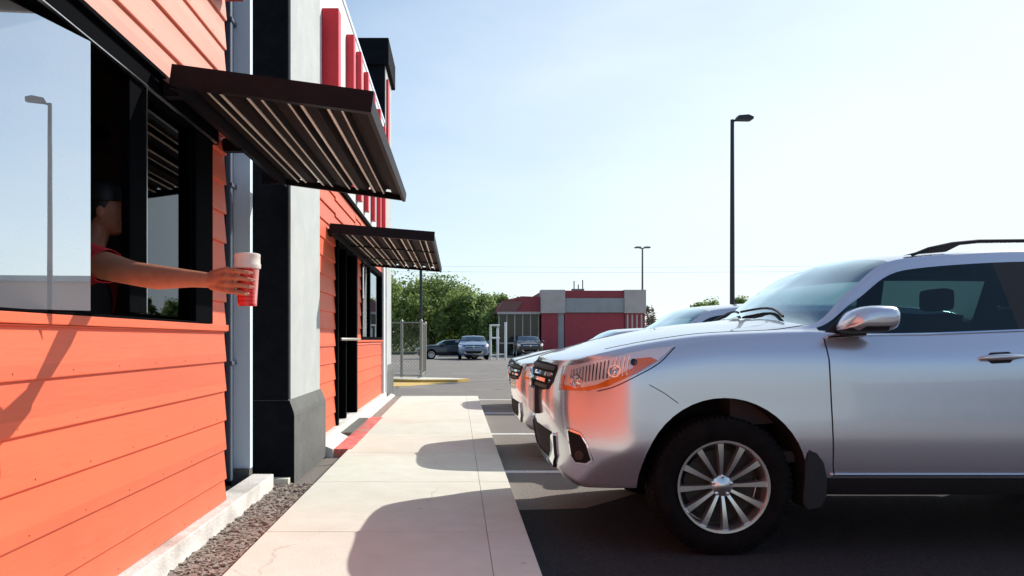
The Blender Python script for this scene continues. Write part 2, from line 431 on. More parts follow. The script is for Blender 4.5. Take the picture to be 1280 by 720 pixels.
sl = bpy.data.lights.new('sun', 'SUN'); sl.energy = 5.0; sl.angle = R(.5); sl.color = (1, .95, .88)
so = bpy.data.objects.new('sun', sl); COL.objects.link(so)
sd = Vector((math.sin(R(SUN_AZ))*math.cos(R(SUN_EL)), math.cos(R(SUN_AZ))*math.cos(R(SUN_EL)), math.sin(R(SUN_EL))))
so.rotation_euler = sd.to_track_quat('Z', 'Y').to_euler(); so.location = sd*60

cam = bpy.data.cameras.new('camera'); co = bpy.data.objects.new('camera', cam); COL.objects.link(co)
co.location = (0, 0, 1.19); co.rotation_euler = (R(90), 0, 0)
cam.sensor_width = 36; cam.lens = 36*950/1280
cam.shift_x = 68/1280; cam.shift_y = 65/1280
cam.clip_start = .05; cam.clip_end = 3000
scene.camera = co
scene.view_settings.view_transform = 'Standard'
scene.view_settings.look = 'None'
scene.view_settings.exposure = 0

# ------------------------------------------------------------------ ground
tag(MB().poly([(-1500, -200, 0), (1500, -200, 0), (1500, 2500, 0), (-1500, 2500, 0)]).build('ground', M['asphalt']), kind='structure')
SX0, SX1, SYE, SZ = -1.11, .17, 15.1, .08
b = MB(); j0 = -4.90; i = 0; prev = -5
joints = [-4.9+1.55*k for k in range(0, 13)]+[SYE]
for a_, c_ in zip(joints, joints[1:]):
    b.box(SX0, SX1-.0012, a_+.003, c_-.003, -.02, SZ, .004)
tag(b.build('sidewalk', M['concrete']), kind='structure')
b = MB()
for a_, c_ in zip(joints, joints[1:]):
    b.box(SX1+.0012, .40, a_+.003, c_-.003, -.02, SZ, .004)
tag(b.build('kerb', M['concrete']), kind='structure')
tag(MB().box(SX0+.01, .385, -4.88, SYE-.02, -.03, SZ-.012).build('sidewalk_bed', M['joint']), kind='structure')
# mulch strip
b = MB()
def mz(x, y): return (.03)+.014*noise.noise(Vector((x*9, y*9, 0)))+.014*noise.noise(Vector((x*38, y*31, 4)))
b.grid(lambda u, v: Vector((-1.46+u*.372, -4+v*10.15, mz(-1.46+u*.372, -4+v*10.15))), 16, 420)
b.grid(lambda u, v: Vector((-1.255+u*.15, 10.95+v*4.1, .055+mz(u, v*4)*.5)), 4, 120)
tag(b.build('mulch_strip', M['mulch'], smooth=60), kind='stuff')
b = MB()
for k in range(2600):
    x = random.uniform(-1.43, -1.10); y = random.uniform(1.0, 6.1) if k < 2200 else random.uniform(-1, 6.1)
    a = random.uniform(0, PI); ln = random.uniform(.006, .018); wd = random.uniform(.003, .007)
    ax = Vector((math.cos(a), math.sin(a), random.uniform(-.3, .3))).normalized(); ay = ax.cross(Vector((0, 0, 1))).normalized(); az = ax.cross(ay)
    b.obox((x, y, mz(x, y)+.006), ax, ay, az, ln, wd, .003)
M['chips'] = mat('bark_chips', (.2, .14, .1), .9)
noise_mix(M['chips'], (.20, .155, .125), (.48, .41, .35), 40)
tag(b.build('bark_chips', M['chips']), 'brown bark chips lying in the mulch strip below the orange wall', 'bark chips', kind='stuff')
# red painted kerb strip
tag(MB().box(-1.255, -1.075, 7.72, 10.93, -.02, SZ+.004, .003).build('red_kerb_strip', M['red_soft']), kind='structure')
M['asphalt_shade'] = mat('shaded_asphalt', (.03, .03, .03), .9, spec=.15)  # darker asphalt colour that paints in the large SUV's shadow
noise_mix(M['asphalt_shade'], (.030, .030, .033), (.06, .058, .058), 55, detail=8, bump=.8, bscale=150)
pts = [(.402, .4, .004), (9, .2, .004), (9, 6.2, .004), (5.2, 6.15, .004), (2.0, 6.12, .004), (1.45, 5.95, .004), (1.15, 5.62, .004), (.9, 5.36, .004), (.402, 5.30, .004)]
tag(MB().poly(pts).build('shadow_patch', M['asphalt_shade']), kind='structure')
# car park markings
b = MB()
for y in (-1.4, 6.85, 9.6, 12.35, 15.1):
    b.box(.42, 5.6, y-.055, y+.055, -.004, .004)
tag(b.build('parking_lines', M['paint_line']), kind='structure')
b = MB()
b.box(.415, 5.7, 15.2, 16.4, -.01, .006)
# yellow kerb island by the fence
b = MB()
pts = [(-2.6, 21.9), (-1.0, 21.3), (.0, 21.4), (.35, 21.8), (-.2, 22.4), (-2.6, 23.2)]
b.prism([(x, y, -.02) for x, y in pts], (0, 0, .095))
tag(b.build('traffic_island', M['yellow']), kind='structure')
b = MB(); b.prism([(x*.96-.06, 22+(y-22)*.8, .06) for x, y in pts], (0, 0, .02))
tag(b.build('traffic_island_top', M['concrete']), kind='structure')
b = MB(); b.prism([(-2.4, 19.3, -.003), (-1.3, 19.6, -.003), (-.5, 20.6, -.003), (-.2, 21.2, -.003), (-2.4, 21.3, -.003)], (0, 0, .008))
tag(b.build('yellow_marking', M['yellow']), kind='structure')
# verge below the far trees
M['grass'] = mat('dry_grass', (.06, .08, .03), .95)
noise_mix(M['grass'], (.04, .06, .02), (.10, .10, .045), 1.5)
tag(MB().poly([(-1500, 62, .02), (1500, 62, .02), (1500, 2500, .02), (-1500, 2500, .02)]).build('verge', M['grass']), kind='structure')

# ------------------------------------------------------------------ the restaurant
B = thing('restaurant_building', 'orange clapboard drive through restaurant with black window frames, metal canopies and dark pillars', 'building', (-1.5, 5, 0))
def part(o, p=B):
    # geometry is written in world coordinates: keep it there
    o.parent = p
    mw = Matrix.Identity(4); q = p
    while q:
        mw = Matrix.Translation(q.location) @ mw; q = q.parent
    o.data.transform(mw.inverted())
    return o
def sub(o, p):
    o.parent = p
    mw = Matrix.Identity(4); q = p
    while q:
        mw = Matrix.Translation(q.location) @ mw; q = q.parent
    o.data.transform(mw.inverted())
    return o
WX = -1.5
def siding(b, xp, y0, y1, z0, z1, pitch=.19, first=None, seams=True):
    z = z0; h = first or pitch
    while z < z1-.001:
        t = min(z+h, z1)
        jx = random.uniform(-.0015, .0015)
        prof = [(xp-.03, z), (xp+.0+jx, z), (xp+.002+jx, z+.004), (xp-.016, t+.008), (xp-.03, t+.008)]
        if t == z1: prof[3] = (xp-.016, t); prof[4] = (xp-.03, t)
        e0 = random.uniform(-.003, .003); e1 = random.uniform(-.005, .003)
        b.prism([(x, y0+e0, zz) for x, zz in prof], (0, y1+e1-y0-e0, 0))
        k_ = 0
        yy = y0+.18+.2*random.random()
        while yy < y1 and yy < 9:
            if yy > 1.5: b.box(xp-.004, xp+.0022, yy-.0028, yy+.0028, z+.022, z+.0276)
            yy += .406
        z = t; h = pitch
YC = 4.93
b = MB()
siding(b, WX, -7, YC, .153, 1.245, first=.137)
siding(b, WX, 4.60, YC, 1.245+.0, 2.50, pitch=.19)
siding(b, WX, -7, 1.2, 1.245, 2.50, pitch=.19)
part(b.build('siding', M['siding']))
b = MB(); siding(b, WX, -7, YC, 2.50, 5.0, pitch=.19)
part(b.build('siding', M['siding_up']))
b = MB(); b.box(-1.55, WX+.014, -7, YC+.005, 1.247, 1.287, .004)
part(b.build('window_sill', M['siding']))
# backing wall with an opening
b = MB()
b.box(-1.62, -1.532, -7, YC-.02, .1, 1.25); b.box(-1.62, -1.532, -7, YC-.02, 2.45, 5.0)
b.box(-1.62, -1.532, -7, 1.2, 1.25, 2.45); b.box(-1.62, -1.532, 4.6, YC-.02, 1.25, 2.45)
b.box(-1.80, -1.62, 4.75, YC-.02, .1, 5.0)      # return of the corner
b.box(-9, -1.75, 4.92, 5.9, .1, 4.95)            # recess wall
b.box(-9, -1.62, -7.05, -6.9, .1, 5.0)
b.box(-9, -8.9, -7.05, 16, .1, 5.0)
part(b.build('inner_wall', M['charcoal']))
b = MB(); b.box(-9.1, -1.50, -7.1, 6.0, 5.0, 5.15); b.box(-9.1, -1.40, 6.0, 15.9, 4.7, 4.85)
part(b.build('roof', M['charcoal']))
b = MB(); b.box(-1.6, -1.435, -7, 5.93, .0, .146, .008)
part(b.build('foundation', M['foundation']))
# recess: pale panel facing the camera, with a downpipe
b = MB(); b.box(-2.4, -1.60, 5.86, 5.93, .20, 5.6)
part(b.build('recess_panel', M['trim_white']))
b = MB(); b.box(-1.74, -1.60, 5.84, 5.93, .02, .20, .004)
part(b.build('recess_plinth', M['grey_base']))
b = MB(); b.box(-1.83, -1.712, 5.74, 5.82, .12, 5.2, .012); 
for z in (1.0, 2.35, 3.6): b.box(-1.84, -1.70, 5.73, 5.86, z, z+.03, .004)
part(b.build('downpipe', mat('downpipe', (.10, .12, .16), .4)))
# interior
b = MB(); b.box(-5.2, -5.1, -2, 4.9, .15, 3.0); b.box(-5.2, -1.63, -2.1, -2, .15, 3.0); b.box(-5.2, -1.63, 4.75, 4.85, .15, 3.0)
part(b.build('room_wall', M['room']))
b = MB(); b.box(-5.2, -1.63, -2, 4.8, .05, .15)
part(b.build('room_floor', M['room_floor']))
b = MB(); b.box(-5.2, -1.63, -2, 4.8, 2.9, 3.0)
part(b.build('room_ceiling', M['room']))
b = MB(); b.box(-2.15, -1.70, 3.98, 4.72, .15, 1.30, .01)
part(b.build('service_counter', M['counter']))
b = MB(); b.lathe([(.02, 2.45), (.03, 2.42), (.16, 2.36), (.17, 2.34), (.02, 2.34)], (-2.1, 4.2, 0), seg=24); b.tube([(-2.1, 4.2, 2.44), (-2.1, 4.2, 2.9)], .01)
part(b.build('pendant_lamp', M['black_frame'], smooth=35))
b = MB()
for k in range(6): b.box(-5.08, -4.7, -1.2+k*.95, -.35+k*.95, .15, .9+.25*(k % 2), .01)
b.box(-5.05, -4.6, -1.2, 4.4, 1.5, 1.54); b.box(-3.6, -2.9, 1.0, 2.9, .15, 1.0, .02)
part(b.build('kitchen_fittings', M['steel']))
# drive-through window
W1 = bpy.data.objects.new('service_window', None); COL.objects.link(W1); W1.parent = B
W1.location = (0, 0, 0)
fx0, fx1 = -1.56, -1.462
b = MB()
b.box(fx0, fx1, 1.15, 4.66, 2.385, 2.475, .006)           # head
b.box(-1.50, -1.437, 1.15, 4.70, 2.478, 2.50, .004)
b.box(fx0, fx1-.02, 1.15, 4.60, 1.288, 1.297, .002)           # bottom
b.box(-1.515, -1.475, 3.42, 3.60, 1.315, 2.385, .006)           # post
b.box(-1.525, -1.48, 4.30, 4.60, 1.289, 2.385, .006)
b.box(fx0, fx1, 1.15, 1.25, 1.289, 2.385, .006)
b.box(-1.60, -1.56, 3.65, 3.70, 1.315, 2.385, .004)
wf = sub(b.build('window_frame', M['black_frame']), W1)
b = MB(); b.box(-1.483, -1.473, 3.602, 3.612, 1.32, 2.38); b.box(-1.470, -1.452, 1.2, 4.6, 2.379, 2.384)
sub(b.build('weather_strip', M['steel']), W1)
# sliding pane, turned well inward so its reflection clears the arm
b = MB()
PA = Vector((-1.38, 2.857, 0)); pd = Vector((-math.sin(R(42)), -math.cos(R(42)), 0)); Pm = PA+pd*.31; PBk = PA+pd*.95
b.prism([(PA.x, PA.y, 1.300), (PBk.x, PBk.y, 1.300), (PBk.x, PBk.y, 2.383), (Pm.x, Pm.y, 2.383), (PA.x, PA.y, 2.312)], (-.006, 0, 0))
sub(b.build('sliding_pane', M['pane']), W1)
b = MB(); b.box(-1.535, -1.531, 3.61, 4.285, 1.315, 2.385)
sub(b.build('fixed_pane', M['pane_dark']), W1)

# canopies
def canopy(y0, y1, xi, xo, zi, zo, name, nb, cross):
    C = bpy.data.objects.new(name, None); COL.objects.link(C); C.parent = B
    dx = xo-xi; dz = zo-zi; ln = math.hypot(dx, dz)
    ax = Vector((dx/ln, 0, dz/ln)); az = Vector((-dz/ln, 0, dx/ln)); ay = Vector((0, 1, 0))
    ym = (y0+y1)/2; hy = (y1-y0)/2
    def pt(t, y, h): return Vector((xi, 0, zi))+ax*(t*ln)+az*h+Vector((0, y, 0))
    # trapezoidal metal deck
    b = MB(); nr = nb*2
    prof = []
    for k in range(nb):
        t0 = k/nb; w_ = 1/nb
        prof += [(t0+.0*w_, .075), (t0+.18*w_, .075), (t0+.30*w_, .04), (t0+.82*w_, .04), (t0+.94*w_, .075)]
    prof.append((1.0, .075))
    vs = [[b.bm.verts.new(pt(t, y, h)) for y in (y0+.02, ym, y1-.01)] for t, h in prof]
    top = [[b.bm.verts.new(pt(t, y, .083)) for y in (y0+.02, ym, y1-.01)] for t, h in ((0, 0), (1, 0))]
    for a_, c_ in zip(vs, vs[1:]):
        for q in range(2): b.bm.faces.new((a_[q], a_[q+1], c_[q+1], c_[q]))
    for q in range(2): b.bm.faces.new((top[0][q], top[0][q+1], top[1][q+1], top[1][q]))
    sub(b.build('deck', M['canopy_wood']), C)
    b = MB()
    for k in range(nb):
        for tt, ww in ((.30, .0075), (.82, .0045)):
            if (k*7+int(tt*10)) % 3 == 0: continue
            t = (k+tt)/nb
            b.obox(pt(t, ym, .034), ax, ay, az, ww, hy-.02-.03*((k*5) % 3)/2, .003)
    sub(b.build('edge_highlight', M['rim_strip']), C)
    b = MB()
    b.obox(pt(.5, y0, .045), ax, ay, az, ln/2+.012, .022, .052)          # near fascia
    b.obox(pt(.5, y1, .03), ax, ay, az, ln/2+.012, .015, .026)
    b.obox(pt(0, ym, .03), ax, ay, az, .02, hy, .045)
    b.obox(pt(1, ym, .03), ax, ay, az, .012, hy, .034)
    for c_ in cross: b.obox(pt(.5, y0+(y1-y0)*c_, .028), ax, ay, az, ln/2, .012, .008)
    sub(b.build('canopy_frame', M['canopy_metal']), C)
    for yy in (y0+.10, (y0+y1)/2, y1-.2):
        b = MB(); b.box(xi-.12, xi, yy-.03, yy+.03, zi-.03, zi+.05); sub(b.build('bracket', M['canopy_metal']), C)
    return C
c1 = canopy(3.70, 6.08, -1.385, -.43, 2.43, 2.30, 'canopy', 7, ())
c2 = canopy(8.2, 12.0, -1.37, -.265, 2.35, 2.26, 'canopy', 8, (.36, .72))
# sloped soffit strip between canopy and window head
b = MB(); b.prism([(-1.49, 3.75, 2.50), (-1.40, 3.75, 2.44), (-1.40, 3.75, 2.47), (-1.49, 3.75, 2.53)], (0, 1.15, 0))
part(b.build('flashing', mat('flashing', (.32, .16, .13), .5)))
b = MB(); b.box(-1.49, -1.37, 4.52, 4.88, 3.36, 3.9, .01)
part(b.build('wall_light', M['maroon']))

# pillars
def pillar(y0, y1, top, cap):
    Q = bpy.data.objects.new('pillar', None); COL.objects.link(Q); Q.parent = B
    b = MB(); b.box(-1.95, -1.385, y0+.02, y1-.02, .66, top)
    sub(b.build('shaft', M['charcoal']), Q)
    b = MB(); b.box(-1.40, -1.372, y0+.06, y1-.09, .70, top-.02, .004)
    sub(b.build('side_panel', M['pale']), Q)
    # flared base: the profile runs round front and side
    b = MB()
    def ring(x, ya, yb, z): return [b.bm.verts.new(p) for p in ((-2.0, ya, z), (x, ya, z), (x, yb, z), (-2.0, yb, z))]
    rs = [ring(-1.33, y0, y1+.0, .02), ring(-1.33, y0, y1, .57), ring(-1.335, y0+.004, y1-.004, .60), ring(-1.372, y0+.016, y1-.02, .695), ring(-1.384, y0+.03, y1-.03, .705)]
    for a_, c_ in zip(rs, rs[1:]):
        for k in range(4): b.bm.faces.new((a_[k], a_[(k+1) % 4], c_[(k+1) % 4], c_[k]))
    b.bm.faces.new(rs[0]); b.bm.faces.new(rs[-1])
    o = sub(b.build('base', [M['grey_base'], M['charcoal']]), Q)
    for p in o.data.polygons:
        if p.normal.y < -.6: p.material_index = 1
    if cap:
        b = MB(); b.box(-2.0, -1.30, y0-.06, y1+.08, top-.5, top, .02)
        sub(b.build('cap', M['charcoal']), Q)
    return Q
p1 = pillar(6.19, 7.66, 6.9, True)
p2 = pillar(14.4, 15.8, 6.9, True)
b = MB(); b.box(-1.72, -1.36, 6.10, 6.188, .0, .075, .006)
part(b.build('footing', M['concrete']))

# far wall
WX2 = -1.40
b = MB()
siding(b, WX2, 7.66, 8.72, .21, 3.0, first=.15)
siding(b, WX2, 10.45, 14.32, .21, 1.16, first=.15)
siding(b, WX2, 10.45, 11.05, 1.16, 3.0)
siding(b, WX2, 8.72, 10.45, 2.42, 3.0)
siding(b, WX2, 11.05, 14.32, 2.42, 3.0)
part(b.build('siding', M['siding_far']))
b = MB(); b.box(-1.41, WX2+.02, 10.45, 14.3, 1.162, 1.19, .004)
part(b.build('window_sill', M['siding_far']))
b = MB(); b.box(-1.55, -1.432, 7.6, 8.72, .1, 3.0); b.box(-1.55, -1.432, 10.45, 14.4, .1, 1.16); b.box(-1.55, -1.432, 10.45, 11.05, 1.16, 3.0)
b.box(-1.55, -1.432, 8.72, 10.45, 2.42, 3.0); b.box(-1.55, -1.432, 11.05, 14.4, 2.42, 3.0)
b.box(-4.0, -3.9, 7.6, 15.8, 0, 3.0); b.box(-4, -1.45, 7.6, 15.8, 2.95, 3.0); b.box(-4, -1.45, 15.7, 15.85, 0, 3.0)
part(b.build('inner_wall', M['charcoal']))
b = MB(); b.prism([(-1.60, 7.68, .0), (-1.26, 7.68, .0), (-1.26, 7.68, .085), (-1.345, 7.68, .12), (-1.345, 7.68, .205), (-1.60, 7.68, .205)], (0, 7.6, 0))
part(b.build('foundation', M['foundation']))
b = MB(); b.box(-1.44, -1.36, 14.02, 14.34, .2, 3.0, .006); b.box(-1.40, -1.335, 14.34, 14.39, .2, 3.0)
part(b.build('corner_trim', M['white_wall']))
b = MB(); b.box(-1.45, -1.22, 8.75, 10.42, .11, .125)
part(b.build('door_step', M['grey_base']))
D = bpy.data.objects.new('door', None); COL.objects.link(D); D.parent = B
b = MB(); b.box(-1.50, -1.375, 8.72, 8.82, .206, 2.42, .004); b.box(-1.50, -1.375, 10.33, 10.45, .206, 2.42, .004); b.box(-1.50, -1.375, 8.82, 10.33, 2.32, 2.42, .004); b.box(-1.48, -1.40, 9.52, 9.60, .21, 2.32)
sub(b.build('door_frame', M['black_frame']), D)
b = MB(); b.box(-1.46, -1.452, 8.82, 10.33, .21, 2.32)
sub(b.build('door_glass', M['far_glass']), D)
b = MB(); b.tube([(-1.36, 8.86, 1.2), (-1.33, 8.9, 1.2), (-1.33, 10.28, 1.2), (-1.36, 10.32, 1.2)], .018, 8)
sub(b.build('handle', M['galv'], smooth=40), D)
W2 = bpy.data.objects.new('window', None); COL.objects.link(W2); W2.parent = B
b = MB(); b.box(-1.48, -1.385, 11.05, 11.13, 1.19, 2.42, .004); b.box(-1.48, -1.385, 12.0, 12.10, 1.19, 2.42, .004); b.box(-1.48, -1.385, 13.88, 14.0, 1.19, 2.42, .004); b.box(-1.48, -1.385, 11.13, 13.88, 2.34, 2.42); b.box(-1.48, -1.385, 11.13, 13.88, 1.19, 1.24)
sub(b.build('frame', M['black_frame']), W2)
b = MB(); b.box(-1.44, -1.434, 11.13, 12.0, 1.24, 2.34)
sub(b.build('pane', M['pane']), W2)
b = MB(); b.box(-1.44, -1.434, 12.1, 13.88, 1.24, 2.34)
sub(b.build('pane', M['far_glass']), W2)
# sign band / parapet with red fins
b = MB(); b.box(-1.55, -1.39, 7.55, 14.38, 3.0, 5.28)
part(b.build('parapet', M['white_wall']))
b = MB(); b.box(-1.60, -1.375, 7.5, 14.37, 5.28, 5.34, .004)
part(b.build('coping', M['trim_white']))
b = MB(); b.box(-1.435, -1.375, 7.6, 14.3, 2.96, 3.02)
part(b.build('band_trim', M['black_frame']))
for (y, d, z0, z1) in ((7.78, .17, 3.15, 4.59), (9.47, .095, 3.1, 5.0), (10.4, .07, 3.1, 5.14), (11.25, .065, 3.1, 5.16), (12.15, .065, 3.1, 5.16), (13.05, .065, 3.1, 5.16), (13.9, .065, 3.1, 5.1)):
    b = MB(); b.box(-1.388, -1.388+d, y, y+.16, z0, z1, .006)
    part(b.build('fin', M['red_fin']))
b = MB(); b.box(-1.37, -1.33, 14.6, 14.9, 4.7, 6.2, .005)
part(b.build('fin', M['red_fin']))

# ------------------------------------------------------------------ cars
def pchip(vals):
    n = len(vals); d = [0.0]*n
    s_ = [vals[i+1]-vals[i] for i in range(n-1)]
    for i in range(1, n-1):
        if s_[i-1]*s_[i] > 0: d[i] = 2*s_[i-1]*s_[i]/(s_[i-1]+s_[i])
    d[0] = s_[0]; d[-1] = s_[-1]
    def f(t):
        t = max(0, min(n-1-1e-9, t)); i = int(t); u = t-i
        h00 = 2*u**3-3*u*u+1; h10 = u**3-2*u*u+u; h01 = -2*u**3+3*u*u; h11 = u**3-u*u
        return h00*vals[i]+h10*d[i]+h01*vals[i+1]+h11*d[i+1]
    return f

def car_rows(sx=1.0, sz=1.0, sw=1.0, style='suv'):
    W = [0, .90, .948, .979, .970, .955, .905]
    #      k: 0    1    2    3    4    5    6     7     8     9     10   11    12    13    14    15
    yp = [0, .48, .78, .93, 1.0, 1.0, 1.0, 1.0, 1.0, 1.0, 1.0, 1.0, .985, .93, .80, 0]
    xs = [-.035, -.005, .07, .235, .48, .91, 1.42, 1.74, 2.08, 2.85, 3.5, 3.95, 4.4, 4.74, 4.90, 4.96]
    fo = {1: .16, 2: .075, 3: .03, 4: .0, 5: .012, 6: .06}
    ro = {1: .12, 2: .05, 3: .01, 4: .0, 5: .02, 6: .05}
    zr = {1: [.34, .34, .34, .35, .36, .35, .34]+[.33]*5+[.36, .38, .40, .40],
          2: [.42, .42, .42, .42, .43, .43, .42]+[.41]*5+[.44, .46, .47, .47],
          3: [.60, .60, .60, .60, .61]+[.655]*7+[.63]*4,
          4: [.80, .80, .80, .81, .82, .84, .85]+[.86]*5+[.86, .86, .86, .86],
          5: [.96, .96, .965, 1.0, 1.04, 1.09, 1.09, 1.075, 1.075, 1.085, 1.10, 1.11, 1.12, 1.1, 1.08, 1.08],
          6: [1.060, 1.065, 1.075, 1.115, 1.168, 1.220, 1.235, 1.205, 1.21, 1.24, 1.27, 1.29, 1.31, 1.28, 1.22, 1.22]}
    rows = []
    for r in range(1, 7):
        row = []
        for k in range(16):
            x = xs[k]
            if k < 5: x += fo[r]*(1-k/5)
            if k > 11: x -= ro[r]*((k-11)/4)
            y = yp[k]*W[r]
            if r == 6 and 2 <= k <= 5: y = [0, 0, .73, .85, .885, .90][k]
            if r <= 2 and k in (3, 4): y *= .97
            row.append((x, y, zr[r][k]))
        rows.append(row)
    r0 = [(p[0]+(.05 if k < 3 else -.05 if k > 12 else 0), 0, p[2]-.0) for k, p in enumerate(rows[0])]
    c = [(.015, 1.065), (.09, 1.098), (.20, 1.128), (.33, 1.165), (.5, 1.218), (.86, 1.285), (1.30, 1.335), (1.62, 1.53), (1.98, 1.715), (2.8, 1.765), (3.5, 1.765), (3.95, 1.745), (4.42, 1.70), (4.74, 1.56), (4.88, 1.27), (4.91, 1.22)]
    r11 = [(a, 0, z) for a, z in c]
    r9 = [None]*6+[(1.415, .835, 1.272), (1.69, .775, 1.475), (1.99, .715, 1.655), (2.8, .69, 1.712), (3.5, .68, 1.712), (3.95, .675, 1.695), (4.40, .665, 1.65), (4.70, .65, 1.53), (4.85, .64, 1.27), (4.91, 0, 1.22)]
    r8 = [None]*6+[(1.42, .868, 1.253), (1.71, .805, 1.415), (2.02, .748, 1.592), (2.82, .725, 1.645), (3.5, .715, 1.64), (3.95, .71, 1.625), (4.40, .70, 1.585), (4.68, .675, 1.49), (4.84, .66, 1.26), (4.91, 0, 1.22)]
    r7 = [None]*6+[(1.42, .888, 1.243), (1.74, .888, 1.222), (2.08, .890, 1.228), (2.85, .892, 1.258), (3.5, .89, 1.287), (3.95, .885, 1.305), (4.4, .87, 1.325), (4.70, .80, 1.30), (4.86, .72, 1.24), (4.91, 0, 1.22)]
    r10 = [None]*6
    for k in range(6, 16):
        a, q = r9[k], r11[k]
        r10.append((a[0]+(q[0]-a[0])*.8, a[1]*.5, a[2]+(q[2]-a[2])*.78))
    for k in range(6):
        a, q = rows[5][k], r11[k]
        for lst, t in ((r7, .05), (r8, .12), (r9, .26), (r10, .60)):
            z = a[2]+(q[2]-a[2])*math.sin(t*PI/2)**.75
            pt = (a[0]+(q[0]-a[0])*(1-(1-t)**1.6), a[1]*(1-t), z)
            if lst is r10: r10[k] = pt
            else: lst[k] = pt
    allr = [r0]+rows+[r7, r8, r9, r10, r11]
    if style == 'sedan':
        deck = {11: .62, 12: .16, 13: .06, 14: .02, 15: 0}
        for r in range(7, 12):
            for k, f in deck.items():
                x, y, z = allr[r][k]; base = 1.24 if k < 14 else 1.22
                allr[r][k] = (x, y*(1 if f > .3 else 1.0)+(.10 if f < .3 and y > .3 and r < 10 else 0), base+(z-base)*f)
    return [[(x*sx, y*sw, z*sz) for x, y, z in row] for row in allr]

def project_patch(bvh, poly, mapf, direction, off, thick, cell=.02):
    """poly in 2-D; mapf turns (u,v) into a ray start; dropped along direction on the body, lifted by off, given a rim"""
    direction = Vector(direction).normalized()
    pts = []
    n = len(poly)
    for i in range(n):
        a, c = Vector(poly[i]), Vector(poly[(i+1) % n])
        m_ = max(1, int((c-a).length/cell))
        for k in range(m_): pts.append(a.lerp(c, k/m_))
    nb_ = len(pts)
    x0 = min(p.x for p in pts); x1 = max(p.x for p in pts); y0 = min(p.y for p in pts); y1 = max(p.y for p in pts)
    inner = []
    u = x0+cell/2
    def inside(p):
        c_ = False
        for i in range(nb_):
            a, q = pts[i], pts[(i+1) % nb_]
            if (a.y > p.y) != (q.y > p.y) and p.x < (q.x-a.x)*(p.y-a.y)/(q.y-a.y)+a.x: c_ = not c_
        return c_
    def near(p): return min((p-q).length for q in pts) < cell*.45
    while u < x1:
        v = y0+cell/2
        while v < y1:
            p = Vector((u, v))
            if inside(p) and not near(p): inner.append(p)
            v += cell
        u += cell
    r = delaunay_2d_cdt(pts+inner, [(i, (i+1) % nb_) for i in range(nb_)], [list(range(nb_))], 1, 1e-6)
    vs, es, fs = r[0], r[1], r[2]
    bm = bmesh.new(); vv = []; nn = []
    last = None
    for p in vs:
        o = mapf(p.x, p.y)
        hit = bvh.ray_cast(o, direction)
        if hit[0] is None:
            hh = bvh.find_nearest(o+direction*1.0)
            loc, nor = hh[0], hh[1]
        else: loc, nor = hit[0], hit[1]
        if nor.dot(direction) > 0: nor = -nor
        vv.append(bm.verts.new(loc+nor*off)); nn.append(nor)
    for f in fs: 
        try: bm.faces.new([vv[i] for i in f])
        except ValueError: pass
    bmesh.ops.recalc_face_normals(bm, faces=bm.faces)
    s_ = sum(f.normal.dot(direction)*f.calc_area() for f in bm.faces)
    if s_ > 0: bmesh.ops.reverse_faces(bm, faces=bm.faces)
    if thick:
        bd = [e for e in bm.edges if len(e.link_faces) == 1]
        r2 = bmesh.ops.extrude_edge_only(bm, edges=bd)
        nv = [g for g in r2['geom'] if isinstance(g, bmesh.types.BMVert)]
        for v in nv: v.co += direction*thick
    smooth_bm(bm, 50)
    return bm

def bm_obj(bm, name, m, parent):
    me = bpy.data.meshes.new(name); bm.to_mesh(me); bm.free()
    return link_mesh(name, me, m, parent)

